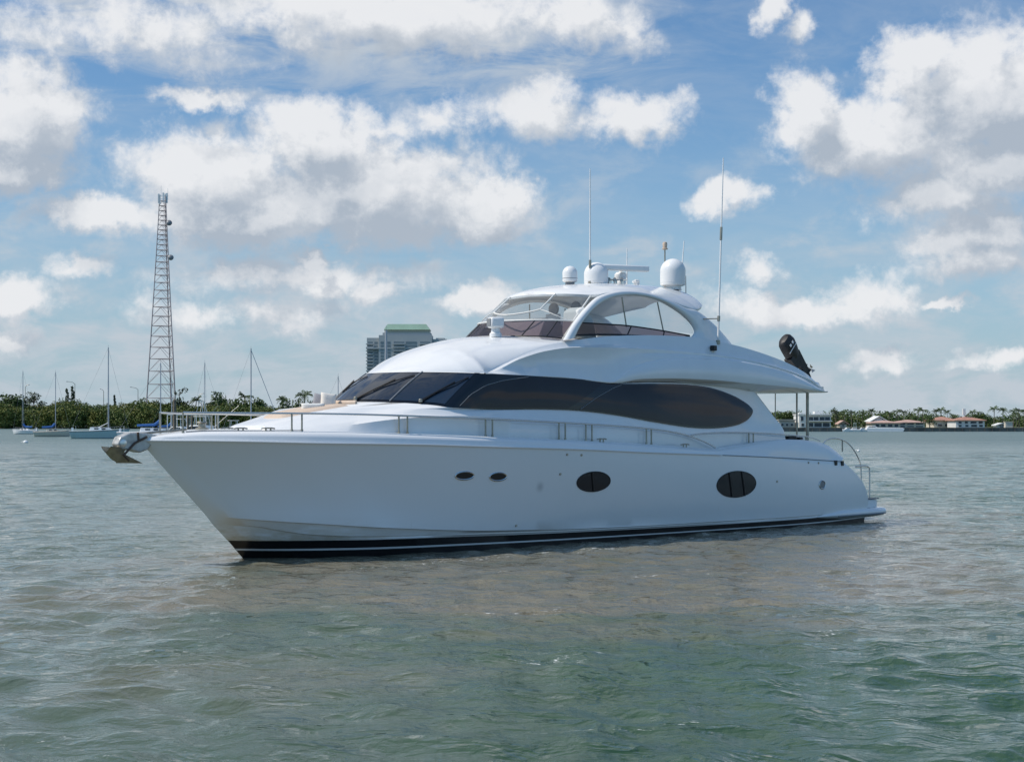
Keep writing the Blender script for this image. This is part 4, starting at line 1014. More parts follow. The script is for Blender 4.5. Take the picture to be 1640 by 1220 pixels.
# trees
def tree_mesh(kind, seed):
    r_ = np.random.default_rng(seed); rr = random.Random(seed)
    if kind == 'palm':
        tr = MB(); h = 9.; bend = rr.uniform(-.8, .8); pts = [(bend*(t**2), 0, h*t) for t in np.linspace(0, 1, 7)]; tr.tube(pts, [.24,.2,.17,.15,.14,.13,.16], 7)
        cr = MB(); top = Vector(pts[-1])
        for k in range(17):
            a = 2*math.pi*k/17+rr.uniform(-.2, .2); el0 = rr.uniform(-.35, 1.1); L = rr.uniform(2.3, 3.1); V = []; n = 7
            for i in range(n+1):
                t = i/n; p = top+Vector((math.cos(a)*math.cos(el0)*L*t, math.sin(a)*math.cos(el0)*L*t, math.sin(el0)*L*t-1.5*t*t*(1.1-el0*.4)))
                V.append(p)
            side = Vector((-math.sin(a), math.cos(a), 0))
            for i in range(n):
                wd = .62*math.sin(math.pi*(i+.8)/(n+1.2))
                for sg in (1, -1):
                    cr.add([V[i], V[i].lerp(V[i+1], .6), V[i].lerp(V[i+1], .9)+side*sg*wd-Vector((0,0,.35)), V[i].lerp(V[i+1], .45)+side*sg*wd*.8-Vector((0,0,.38))], [(0,1,2,3)])
        return tr, cr, M_palm
    if kind == 'pine':
        tr = MB(); tr.tube([(0,0,0),(.1,0,5),(0,0,10)], [.22,.16,.05], 6); cr = MB()
        bl = []
        for z in np.linspace(2.2, 10.5, 9): bl.append((rr.uniform(-.3,.3), rr.uniform(-.3,.3), z, 1.9*(1.1-z/12.5), 1.9*(1.1-z/12.5), .8, 1))
        cards(cr, bl, 42, .75, r_); return tr, cr, M_pine
    if kind == 'wispy':
        tr = MB(); tr.tube([(0,0,0),(.2,0,4),(0,0,9)], [.25,.18,.06], 6); cr = MB(); bl = []
        for k in range(12):
            a = rr.uniform(0, 6.28); z = rr.uniform(4.5, 10); q = rr.uniform(.8, 3.2)*(1.25-z/14); tr.tube([(0.1,0,z-1.4),(math.cos(a)*q,math.sin(a)*q,z)], [.08,.03], 5)
            bl.append((math.cos(a)*q, math.sin(a)*q, z, 1.1, 1.1, .7, 1))
        cards(cr, bl, 30, .55, r_); return tr, cr, M_pine
    tr = MB(); tr.tube([(0,0,0),(.1,.1,3),(0,0,5.5)], [.3,.24,.14], 7)
    for k in range(4):
        a = k*1.6; tr.tube([(0,0,2.6+.4*k),(math.cos(a)*1.8,math.sin(a)*1.8,5+.3*k)], [.13,.05], 5)
    cr = MB(); bl = []
    for k in range(9):
        a = rr.uniform(0, 6.28); q = rr.uniform(.3, 2.6); bl.append((math.cos(a)*q, math.sin(a)*q, rr.uniform(3.6, 7.6), rr.uniform(1.3, 2.2), rr.uniform(1.3, 2.2), rr.uniform(1.0, 1.6), 1))
    cards(cr, bl, 75, .7, r_); return tr, cr, M_leafm
PROTO = {}
def tree(kind, u, vtop, d, label, group, seed=0, wide=1., name=None, zb=.9):
    key = (kind, seed); nm = {'palm':'palm_tree','pine':'pine_tree','wispy':'casuarina_tree','leafy':'broadleaf_tree'}[kind]
    H0 = {'palm': 10.2, 'pine': 11., 'wispy': 10.6, 'leafy': 8.7}[kind]
    ht_ = (HOR-vtop)*pxm(d)+CAMH-zb; s_ = ht_/H0; p = at(u, HOR, d)
    e = empty(nm, (p.x, d, zb), seed*1.3+u*.37, label, 'tree', group); e.scale = (s_*wide, s_*wide, s_)
    if key not in PROTO:
        tr, cr, mt = tree_mesh(kind, seed*7+3)
        a = tr.build('trunk', M_bark, e); c_ = cr.build('crown', mt, e, smooth=False, merge=False, recalc=False); PROTO[key] = (a, c_)
    else:
        for o_ in PROTO[key]:
            c_ = o_.copy(); COL.objects.link(c_); c_.parent = e
    return e
# left shore individuals
GL = 'trees rising above the mangroves'
for (k, u, v, w_, sd, lab) in (
  ('pine', 107.5, 623, .62, 0, 'narrow dark pine, left one of the pair behind the mangroves'),
  ('pine', 116, 620, .62, 1, 'narrow dark pine, taller right one of the pair behind the mangroves'),
  ('pine', 184, 633, .55, 2, 'short dark conifer tip just right of the tall teal sailboat mast'),
  ('wispy', 54, 627, 1.25, 0, 'thin half-bare spreading tree behind the leftmost sailboat mast'),
  ('leafy', 6, 628, 1.1, 0, 'round dark tree at the far left edge of the mangroves'),
  ('leafy', 30, 629, .8, 1, 'small round tree left of the first moored sailboat mast'),
  ('wispy', 287, 619, 1.1, 1, 'tallest bushy tree immediately right of the lattice tower base'),
  ('palm', 313, 634, 1., 0, 'palm with drooping crown behind the marina, just left of the short mast'),
  ('leafy', 352, 628, .7, 2, 'tall rounded tree just right of the short mast in the marina'),
  ('leafy', 378, 636, 1., 0, 'broad green tree left of the tall marina mast'),
  ('palm', 392, 628, 1.1, 1, 'palm with full crown just left of the tall marina mast'),
  ('leafy', 415, 634, .9, 1, 'rounded tree just right of the tall marina mast and its stay'),
  ('palm', 452, 633, .8, 2, 'small spiky palm midway between the tall mast and the yacht windshield'),
  ('leafy', 468, 638, 1., 2, 'low green tree left of the highest palm by the yacht bow'),
  ('palm', 487, 625, 1.15, 0, 'highest palm standing at the right end of the mangroves near the yacht windshield'),
  ('leafy', 508, 638, .8, 0, 'last rounded tree at the right end of the mangroves')):
    tree(k, u, v, 862 if k != 'pine' else 900, lab, GL, sd, w_)

# right shore: background growth, then palms and trees one by one
mb = MB(); blobs = []; u = 1225.
rvt = lambda u: float(np.interp(u, [1225,1250,1270,1320,1345,1400,1450,1500,1540,1560,1590,1640,1700], [658,660,659,662,657,659,659,662,668,662,664,664,664]))
while u < 1700:
    for row, dd in enumerate((672, 690)):
        dep = dd+rg.uniform(-4, 4); H_ = (HOR-rvt(u)-2.5+2.5*math.sin(u*.13)*math.sin(u*.045)+rg.uniform(-3, 2))*pxm(dep)+CAMH; r_ = rg.uniform(2.4, 3.8); x0 = (u+rg.uniform(-4, 4)-820)*pxm(dep)
        blobs.append((x0, dep, H_-r_*.8, r_*1.1, r_, r_*.85, 1)); blobs.append((x0, dep-1, H_*.42, r_*1.2, r_, H_*.38, .7))
    u += 9.
cards(mb, blobs, 230, .7, rg); o = mb.build('shore_woodland', M_leafm, None, smooth=False, merge=False, recalc=False)
props(o, 'dark green mass of garden trees behind the houses on the right shore', 'woodland', None, 'stuff')
GR = 'palms and trees along the right shore'
RT_ = [('leafy',1247,657,655,'low round tree seen between the yacht and the thin aft pole'),('leafy',1264,656,655,'rounded tree seen just left of the middle aft pole of the yacht'),
 ('wispy',1338,652,650,'pale feathery tree right beside the white modern house'),
 ('palm',1352,656,640,'first palm right of the feathery tree'),('palm',1364,657,645,'second palm right of the feathery tree'),('palm',1381,657,640,'palm left of the group above the white gable'),
 ('palm',1396,654,642,'tall palm straight above the white gable roof'),('leafy',1408,661,640,'low tree above the right slope of the white gable'),('palm',1424,658,640,'palm above the left half of the long pink roof'),
 ('palm',1436,655,640,'tall palm above the middle of the long pink roof'),('palm',1447,656,645,'palm above the right end of the long pink roof'),('palm',1459,661,640,'short palm above the cream two-storey house'),
 ('palm',1470,652,640,'tallest palm of the pair above the cream two-storey house'),('palm',1478,653,645,'right palm of the pair above the cream two-storey house'),('leafy',1489,665,588,'dark round tree standing at the seawall between two houses'),
 ('palm',1499,654,640,'left palm of the dense clump behind the terracotta roof'),('palm',1507,652,642,'tallest palm of the dense clump behind the terracotta roof'),('palm',1517,656,640,'right palm of the dense clump behind the terracotta roof'),
 ('leafy',1531,663,640,'low tree just left of the white villa'),('palm',1558,656,640,'palm rising straight behind the white villa'),('leafy',1567,659,642,'bushy tree behind the right half of the white villa'),
 ('leafy',1580,662,640,'low tree right beside the white villa'),('palm',1592,650,622,'tallest slender palm on the right shore'),('palm',1606,652,622,'second tall slender palm, right of the tallest one'),
 ('palm',1623,654,620,'left palm of the thick clump at the right edge'),('palm',1632,653,622,'middle palm of the thick clump at the right edge'),('palm',1640,655,620,'palm cut by the right edge of the view'),
 ('palm',1628,659,618,'shorter palm in front of the thick clump at the right edge'),('leafy',1384,674,596,'bushy green tree at the shore left of the white gable house'),('leafy',1371,676,594,'low bush-like tree beside the moored motorboats'),
 ('palm',1526,662,612,'short palm between the terracotta roof and the white villa')]
for i, (k, u, v, d, lab) in enumerate(RT_): tree(k, u, v, d, lab, GR, i % 3, 1.12 if k == 'palm' else 1.25 if k == 'leafy' else 1.)

# sea walls and lawn
mb = MB(); a = at(1180, HOR, 582); b2 = at(1900, HOR, 582); mb.box(a.x, b2.x, 581.5, 582.6, -.5, 1.25); n_ = 0
for i in range(60):
    x = a.x+(b2.x-a.x)*i/60; mb.box(x, x+.25, 581.2, 581.5, -.5, 1.1)
mb.box(a.x, b2.x, 581.2, 582.8, 1.255, 1.4); o = mb.build('seawall', M_wall, None, smooth=False); props(o, 'long dark concrete seawall along the right shore', 'seawall')

# houses on the right shore
M_hw = mat('house_white', (.72,.72,.70), .7, var=.06, vscale=.4); M_hc = mat('house_cream', (.62,.56,.46), .75, var=.08, vscale=.4)
M_tile = mat('terracotta_tiles', (.42,.22,.16), .8, var=.2, vscale=.6, bump=.4, bscale=3); M_tilep = mat('pink_tiles', (.50,.33,.27), .8, var=.15, vscale=.6)
M_win = mat('house_glass', (.03,.045,.06), .08); M_wf = mat('window_frame_white', (.65,.65,.63), .5); M_hg = mat('house_grey', (.35,.35,.33), .8, var=.1)
def house_(name, label, u0, u1, vt, vb, d, dep, wall, roofm, rtype, wins, zb=1.35, group='houses along the right shore', over=.7):
    x0 = (u0-820)*pxm(d); x1 = (u1-820)*pxm(d); zt = (HOR-vt)*pxm(d)+CAMH; zr = zt if rtype == 'flat' else (HOR-vt-0)*pxm(d)+CAMH
    root = empty(name, ((x0+x1)/2, d, 0), 0, label, 'house', group)
    W = (x1-x0)/2; zw = zt if rtype == 'flat' else zb+(zt-zb)*(.68 if rtype == 'hip' else .55)
    mb = MB(); mb.box(-W, W, 0, dep, zb-1, zw); mb.build('wall', wall, root, smooth=False)
    mb = MB()
    if rtype == 'flat': mb.box(-W-.3, W+.3, -.5, dep+.3, zw+.003, zw+.35)
    elif rtype == 'hip':
        r_ = min(dep/2, W)*.9; V = [(-W-over,-over,zw),(W+over,-over,zw),(W+over,dep+over,zw),(-W-over,dep+over,zw),(-W+r_,dep/2,zt),(W-r_,dep/2,zt),(-W-over,-over,zw-.25),(W+over,-over,zw-.25),(W+over,dep+over,zw-.25),(-W-over,dep+over,zw-.25)]
        mb.add(V, [(0,1,5,4),(1,2,5),(2,3,4,5),(3,0,4),(0,6,7,1),(1,7,8,2),(2,8,9,3),(3,9,6,0),(6,9,8,7)])
    else:
        V = [(-W-over,-over,zw),(0,-over,zt),(W+over,-over,zw),(W+over,dep,zw),(0,dep,zt),(-W-over,dep,zw),(-W-over,-over,zw-.3),(0,-over,zt-.3),(W+over,-over,zw-.3),(W+over,dep,zw-.3),(0,dep,zt-.3),(-W-over,dep,zw-.3)]
        mb.add(V, [(0,1,4,5),(1,2,3,4),(0,6,7,1),(1,7,8,2),(6,11,10,7),(7,10,9,8),(0,5,11,6),(2,8,9,3),(5,4,10,11),(4,3,9,10)])
        mb2 = MB(); mb2.add([(-W,.0,zw-.3),(W,.0,zw-.3),(0,.0,zt-.45)], [(0,1,2)]); mb2.build('gable', wall, root, smooth=False)
    mb.build('roof', roofm, root, smooth=False)
    for (a_, b_, c_, e_) in wins:
        mb = MB(); z0 = zb+(zw-zb)*c_; z1 = zb+(zw-zb)*e_; xa = -W+2*W*a_; xb = -W+2*W*b_
        mb.box(xa, xb, -.09, .1, z0, z1); wn = mb.build('window', M_wf, root, smooth=False)
        mb = MB(); k = max(1, int((xb-xa)/1.7)); st = (xb-xa)/k
        for q in range(k): mb.box(xa+st*q+.1, xa+st*(q+1)-.1, -.12, -.06, z0+.12, z1-.12)
        mb.build('pane', M_win, wn, smooth=False)
    return root
hh_ = house_('modern_house', 'white flat-roofed modern two-storey villa with long bands of windows, left on the right shore', 1280, 1330.5, 664.5, 687, 600, 12, M_hw, M_hw, 'flat', [(.04,.14,.52,.9),(.28,.62,.50,.86),(.64,.98,.50,.86),(.28,.45,.04,.40),(.47,.72,.04,.40),(.74,.97,.04,.40),(.06,.16,.08,.36)])
mb = MB(); W_ = 50.5*pxm(600)/2; mb.box(-W_*.5, W_+.3, -1.6, .0, 3.65, 3.95); mb.box(-W_*.5, W_+.3, -1.6, 0., 6.0, 6.25); mb.box(W_*.05, W_*.6, 2, 6, 6.5, 7.4); mb.box(-W_*.9, -W_*.2, 3, 6, 6.5, 6.9); mb.build('balcony', M_hw, hh_, smooth=False)
house_('low_house', 'low grey house glimpsed between the yacht\'s stern and the aft pole', 1248, 1273, 673, 687, 602, 9, M_hg, M_hg, 'flat', [(.1,.3,.15,.6),(.4,.6,.15,.6),(.7,.92,.15,.6)])
house_('gabled_house', 'white house with a steep pale gable roof and a pink wing', 1396, 1420, 666, 687, 612, 10, M_hw, M_hw, 'gable', [(.2,.42,.1,.6),(.58,.8,.1,.6)])
house_('pink_roofed_bungalow', 'low cream bungalow under a long pink tiled roof behind the white boat', 1397, 1442, 673, 687, 597, 11, M_hc, M_tilep, 'hip', [(.1,.25,.1,.75),(.3,.48,.1,.75),(.55,.72,.1,.75),(.78,.93,.1,.75)])
house_('cream_house', 'cream two-storey house with pink roof and balcony openings', 1438, 1481, 672, 688, 600, 11, M_hc, M_tilep, 'hip', [(.05,.28,.5,.9),(.34,.6,.5,.9),(.66,.95,.5,.9),(.05,.28,.05,.38),(.34,.6,.05,.38),(.66,.95,.05,.38)])
house_('small_cream_house', 'tiny cream house half hidden by bushes right of the modern villa', 1345, 1356, 673, 686, 612, 6, M_hc, M_tilep, 'gable', [(.3,.7,.2,.7)])
house_('terracotta_house', 'broad house with terracotta roof half hidden behind the dark seawall tree', 1496, 1534, 667, 686, 618, 12, M_hc, M_tile, 'hip', [(.15,.35,.1,.5),(.45,.62,.1,.5),(.7,.9,.1,.5)])
hv = house_('white_villa', 'white two-storey villa with terracotta hip roof, on a lawn', 1531, 1577, 667, 686, 604, 12, M_hw, M_tile, 'hip', [(.08,.2,.5,.86),(.3,.42,.5,.86),(.5,.72,.5,.86),(.78,.94,.5,.86),(.08,.2,.08,.4),(.32,.44,.08,.4),(.52,.74,.06,.42),(.8,.94,.08,.4)])
mb = MB(); mb.box(-1.6,-.6,4,5,6,8.4); mb.build('chimney', M_hw, hv, smooth=False)
house_('boathouse', 'small white boathouse with a low gable near the right end of the seawall', 1597, 1612, 677, 687, 592, 5, M_hw, M_hw, 'gable', [(.25,.7,.05,.6)])
mb = MB(); p = at(1615, HOR, 586); mb.box(p.x-1.3, p.x+1.3, 585.2, 587, .8, 3.4); mb.box(p.x-1.5, p.x+1.5, 585, 587.2, 3.403, 3.6); o = mb.build('dock_hut', M_hc, None, smooth=False); props(o, 'small pale block-shaped dock hut on the seawall near the right edge', 'hut')

# high-rise far behind the yacht
d = 1500.; M_bw = mat('tower_white', (.43,.44,.43), .7, var=.05); M_bg = mat('tower_glass', (.16,.20,.22), .25); M_gr = mat('copper_green_roof', (.20,.32,.25), .6, var=.1, vscale=.1); M_cr = mat('tower_cream', (.55,.50,.40), .7)
X_ = lambda u: (u-651)*pxm(d); Z_ = lambda v: CAMH+(HOR-v)*pxm(d)
hr = empty('apartment_tower', ((651-820)*pxm(d), d, 0), 0, 'tall pale apartment tower with green hipped roof and stacked balconies behind the yacht', 'building')
mb = MB()
mb.box(X_(587.5), X_(607), 0, 20, 0, Z_(541)); mb.box(X_(607.2), X_(692), -4, 22, 0, Z_(537)); mb.box(X_(692.2), X_(716), 0, 20, 0, Z_(543)); mb.box(X_(613), X_(690), -2, 20, Z_(537)+.01, Z_(533)); mb.box(X_(698), X_(712), 3, 14, Z_(543)+.01, Z_(541))
mb.build('wall', M_bw, hr, smooth=False)
mb = MB(); mb.box(X_(616), X_(688), -1, 19, Z_(533)+.01, Z_(528.3)); mb.build('crown_storey', M_cr, hr, smooth=False)
mb = MB(); a_, b_, c_, e_ = X_(615), X_(689), Z_(528.2), Z_(518.5)
mb.add([(a_,-3,c_),(b_,-3,c_),(b_,21,c_),(a_,21,c_),(X_(620),5,e_),(X_(682),5,e_),(X_(682),13,e_),(X_(620),13,e_)], [(0,1,5,4),(1,2,6,5),(2,3,7,6),(3,0,4,7),(4,5,6,7),(0,3,2,1)]); mb.build('roof', M_gr, hr, smooth=False)
fl_ = 3.1; nfl = int((Z_(541)-6)/fl_)
for (ua, ub, yy) in ((589,597,-.1),(599.5,605,-.1),(610,615,-4.1),(617,626,-4.1),(631,648,-4.1),(650,668,-4.1),(673,689,-4.1),(693,703,-.1),(705,714,-.1)):
    mb = MB()
    for k in range(3, nfl): mb.box(X_(ua), X_(ub), yy, yy+.5, 4+k*fl_+.6, 4+k*fl_+2.7)
    mb.build('window_column', M_bg, hr, smooth=False)
for (ua, ub, y0, y1) in ((586.2,598,-1.8,-.12),(630,649,-5.9,-4.12),(672,690,-5.9,-4.12),(703,717,-1.8,-.12)):
    mb = MB()
    for k in range(3, nfl): mb.box(X_(ua), X_(ub), y0, y1, 4+k*fl_, 4+k*fl_+.95)
    mb.build('balcony', M_bw, hr, smooth=False)
mb = MB()
for z in (Z_(558),): mb.box(X_(586.8), X_(692.5), -4.4, 0, z-.6, z+.6)
mb.build('cornice', M_bw, hr, smooth=False)

# lattice radio tower
d = 872.; M_lat = mat('tower_paint', (.36,.31,.31), .6, var=.3, vscale=.05)
pt = at(264, HOR, d); s_ = pxm(d); Ht = (HOR-311)*s_+CAMH
tw = empty('lattice_tower', (pt.x, d, 0), 0, 'tall slender steel lattice radio tower rising from the mangroves', 'tower')
def corner(k, z):
    t = z/Ht; hw = (7.6*(1-t)**1.08+1.75)*(1 if t < .999 else 1)
    a = R((200, 320, 80)[k]); xo = -.8*t*s_*2.2
    return Vector((hw*1.12*math.cos(a)+xo-.2, hw*1.12*math.sin(a), z))
for k in range(3):
    mb = MB(); mb.tube([corner(k, z) for z in np.linspace(0, Ht-1, 20)], [.36-.14*i/19 for i in range(20)], 6); mb.build('leg', M_lat, tw)
zs_ = [0.]; 
while zs_[-1] < Ht-4: zs_.append(zs_[-1]+max(2.6, 7.2*(1-zs_[-1]/Ht)+1.2))
mb = MB()
for i, z in enumerate(zs_):
    for k in range(3): mb.tube([corner(k, z), corner((k+1) % 3, z)], .17, 4)
for i in range(len(zs_)-1):
    for k in range(3):
        mid = (corner(k, zs_[i+1])+corner((k+1) % 3, zs_[i+1]))/2
        mb.tube([corner(k, zs_[i]), mid], .10, 4); mb.tube([corner((k+1) % 3, zs_[i]), mid], .10, 4)
mb.build('bracing', M_lat, tw, smooth=False)
for v in (358, 413.5):
    z = (HOR-v)*s_+CAMH; q = corner(1, z); mb = MB(); mb.lathe([(.0,-.5),(1.5,-.45),(1.6,0),(1.5,.3),(.6,.8),(0,.85)], (q.x+1.5, q.y-1.2, z), 16, Matrix.Rotation(R(72), 4, 'X') @ Matrix.Rotation(R(15), 4, 'Y')); mb.build('dish', M_grey, tw, ang=50)
mb = MB()
for (x, z0, z1) in ((-3.1,Ht-5,Ht),(-2.5,Ht-5.5,Ht-.5),(1.3,Ht-5,Ht+.4),(-.6,Ht-4.5,Ht+.6),(.5,Ht-5,Ht)): mb.box(x-.4, x+.4, -1.2, -.7, z0, z1)
mb.box(-3.3,2.0,-1,-.7,Ht-3,Ht-2.7); mb.box(-3.3,2.,-1,-.7,Ht-1.2,Ht-1.0)
mb.tube([(-2,0,Ht-2),(-2,0,Ht+4.5)], .08, 5); mb.tube([(1.6,0,Ht-2),(1.6,0,Ht+3)], .08, 5); mb.build('antenna_panels', M_fiber, tw, smooth=False)

# street lamps behind the mangroves
def lamp(u, v, dirn, L, lab, d=905.):
    p = at(u, HOR, d); zt = (HOR-v)*pxm(d)+CAMH; s = pxm(d)
    e = empty('street_lamp', (p.x, d, .8), 0, lab, 'street lamp', 'street lamps above the mangroves')
    mb = MB(); mb.tube([(0,0,0),(0,0,zt-2)], [.22,.16], 6); mb.build('pole', M_steel2, e)
    mb = MB(); mb.tube([(0,0,zt-2.2),(dirn*L*s*.3,0,zt-1.2),(dirn*L*s*.95,0,zt-.8)], .13, 6); mb.build('arm', M_steel2, e)
    mb = MB(); mb.box(dirn*L*s*.9, dirn*L*s*1.15, -.2, .2, zt-.95, zt-.65); mb.build('lamp_head', M_grey, e)
lamp(40.5, 616, 1, 6, 'small street lamp with its arm to the right, left of the first sailboat mast')
lamp(120, 611, -1, 12, 'tallest street lamp, long arm to the left, beside the pair of dark pines')
lamp(221, 620, -1, 11, 'street lamp with arm to the left, between the teal sailboat and the lattice tower')
lamp(166, 623, -1, 5, 'street lamp with short arm just left of the teal sailboat mast')
lamp(318, 630, 1, 8, 'street lamp with arm to the right left of the short marina mast')

# ============================================================ BOATS
M_bh = mat('boat_white', (.80,.80,.79), .35, var=.06); M_bcr = mat('boat_cream', (.62,.56,.46), .4, var=.08); M_teal = mat('boat_teal', (.40,.52,.53), .35, var=.05)
M_blue = mat('blue_canvas', (.02,.11,.34), .75, bump=.3, bscale=8); M_mast = mat('mast_aluminium', (.42,.43,.46), .4, metal=.3); M_navy = mat('navy_paint', (.015,.02,.05), .3)
M_bwd = mat('boat_window', (.02,.025,.03), .1); M_wood = mat('piling_wood', (.20,.16,.12), .85, var=.3, vscale=2)
def sailboat(u, v, d, L, mast_h, hd, hullm, label, boom=None, bt=.5, trim=None, name='sailboat', mastf=.42, stays=True, cabin=M_bh, genoa=False, mr=.085, top=.0):
    p = at(u, HOR, d); e = empty(name, (p.x, d, 0), R(hd), label, 'sailboat', 'sailboats moored off the left shore')
    B = L*.15; fb = L*.105+.2; G = []          # local +x is the bow
    for t in np.linspace(0, 1, 22):
        x = -L/2+L*t; b_ = B*math.sin(math.pi*min(1, .32+.68*t)**1.0)**.8*(1 if t < .97 else .6) if t < 1 else 0.
        b_ = B*(1-max(0, (t-.5)/.5)**2.2)*(1-.35*max(0, (.45-t)/.45)**2); sh = fb*(1+.35*t*t)
        row = []
        for q, zz in ((0,-.35),(.55,-.25),(.82,.02),(.95,sh*.55),(1,sh),(.93,sh+.05),(0,sh+.08)):
            xx = x-(.10*L)*max(0, t-.8)*5*(1-max(0, zz)/sh)*.6+(.05*L)*max(0, .15-t)*6*(1-max(0, zz)/sh)
            row.append((xx, b_*q, zz))
        G.append(row)
    mb = MB(); mb.grid(G); mb.grid([[(x, -y, z) for x, y, z in r] for r in G], flip=True)
    mb.add([G[0][i] for i in range(7)]+[(x, -y, z) for x, y, z in reversed(G[0])], [tuple(range(14))]); hl = mb.build('hull', hullm, e, ang=40)
    mb = MB(); 
    for sg in (1, -1): mb.tube([(r[4][0], sg*(r[4][1]+.01), r[4][2]-.04) for r in G], .07 if trim else .03, 5)
    mb.build('sheer_stripe', trim or M_grey, hl)
    mb = MB()
    for sg in (1, -1): mb.grid([[(r[2][0], sg*(r[2][1]*1.005+.006), -.02), (r[2][0], sg*(r[2][1]*1.01+.008), .10)] for r in G])
    mb.build('boot_top', M_navy, hl)
    x0, x1 = -L*.16, L*.22; ch = L*.055+.05; z0 = fb*1.08; G2 = []
    for t, k, w_ in ((0,.0,.62),(.03,1,.6),(.5,.95,.58),(.85,.75,.42),(1,.0,.3)):
        x = x0+(x1-x0)*t; G2.append([(x, B*w_*q, z0+ch*k*(1 if abs(q) < .9 else .0)) for q in (-1,-.85,-.3,.3,.85,1)])
    mb = MB(); mb.grid(G2); cb = mb.build('cabin', cabin, e, ang=30)
    for sg in (1, -1):
        for t in (.3, .62):
            mb = MB(); x = x0+(x1-x0)*t; y = sg*B*.535
            mb.box(x-L*.035, x+L*.035, y-.05, y+.05, z0+ch*.35, z0+ch*.75); mb.build('cabin_window', M_bwd, cb)
    mx = -L/2+L*(1-mastf)
    mb = MB(); mb.tube([(mx,0,z0),(mx,0,mast_h)], mr, 8); ms = mb.build('mast', M_mast, e)
    mb = MB(); sp_ = mast_h*.55; mb.tube([(mx,-B*.45,sp_),(mx,B*.45,sp_)], .03, 5)
    for sg in (1, -1): mb.tube([(mx,sg*B*.45,sp_),(mx,sg*B*.9,fb)], .012, 4); mb.tube([(mx,0,mast_h-.1),(mx,sg*B*.45,sp_)], .012, 4)
    mb.build('spreader', M_mast, ms)
    mb = MB(); mb.tube([(mx,0,mast_h),(mx,0,mast_h+.5)], .02, 4); mb.build('masthead_aerial', M_grey, ms)
    if boom:
        bl = L*.34; mb = MB(); n = 9
        mb.tube([(mx-.1-bl*t, 0, z0+ch+.55+ (.75*max(0, .22-t)/.22) - .12*t) for t in np.linspace(0, 1, n)], [.20+.10*(1-t) for t in np.linspace(0, 1, n)], 8); mb.build('sail_cover', boom, e)
    else:
        mb = MB(); mb.tube([(mx,0,z0+ch+.9),(mx-L*.22,0,z0+.35)], .07, 6); mb.build('boom', M_bh, e)
    if stays:
        mb = MB(); mb.tube([(L/2-.3,0,fb*1.4),(mx,0,mast_h-.2)], .055 if genoa else .016, 5); mb.build('forestay', M_grey if not genoa else M_mast, e)
        mb = MB(); mb.tube([(-L/2+.1,0,fb),(mx,0,mast_h-.1)], .014, 4); mb.build('backstay', M_grey, e)
    mb = MB()
    for sg in (1, -1):
        for t in (.5, .65, .8, .93):
            r = G[int(t*21)]; mb.tube([(r[4][0], sg*r[4][1], r[4][2]), (r[4][0], sg*r[4][1], r[4][2]+.6)], .014, 4)
        mb.tube([(G[int(t*21)][4][0], sg*G[int(t*21)][4][1], G[int(t*21)][4][2]+.6) for t in (.5,.65,.8,.93)], .012, 4)
    mb.build('lifelines', M_steel, hl)
    mb = MB(); mb.box(-L*.47,-L*.44,-.25,.25,fb,fb+.75); mb.tube([(-L*.4,0,fb),(-L*.4,0,fb+1.1)], .03, 5); mb.build('stern_gear', M_bh, e)
    return e
sailboat(40, 695, 455, 7.6, 17.7, 172, M_bh, 'small white sailboat with a blue sail cover, leftmost on the water', M_blue)
sailboat(84, 699, 376, 8.7, 15.0, 14, M_bcr, 'cream sailboat with blue sail cover, second from the left', M_blue, cabin=M_bcr)
sailboat(160, 702, 332, 12.2, 18.7, 4, M_teal, 'larger pale teal sailboat with dark sheer stripe and bare boom, right of the cream one', None, trim=M_navy, genoa=False, mr=.11, mastf=.36)
sailboat(242, 704, 296, 12.2, 14.2, 8, M_bh, 'white sailboat with long blue sail cover half hidden behind the anchor', M_blue, mr=.10, mastf=.36)
sailboat(270, 700, 392, 9.5, 13.6, 20, M_bh, 'small sailboat with blue canvas behind the white one and the lattice tower', M_blue)
sailboat(333, 702, 340, 9.5, 15.9, 160, M_bh, 'sailboat with a short dark mast in the marina, left of the tall one', None, name='sailboat')
sailboat(404, 704, 300, 11.5, 17.0, 8, M_bh, 'sailboat with the tall mast and slanting dark forestay in the marina', None, genoa=True, mr=.11, mastf=.52)
sailboat(536, 700, 330, 9, 12.8, 15, M_bh, 'sailboat of which only the thin mast shows left of the yacht windshield', None)
sailboat(607, 700, 180, 11, 13.6, 30, M_bh, 'sailboat of which only the dark mast shows before the apartment tower', None, mr=.14, stays=False)

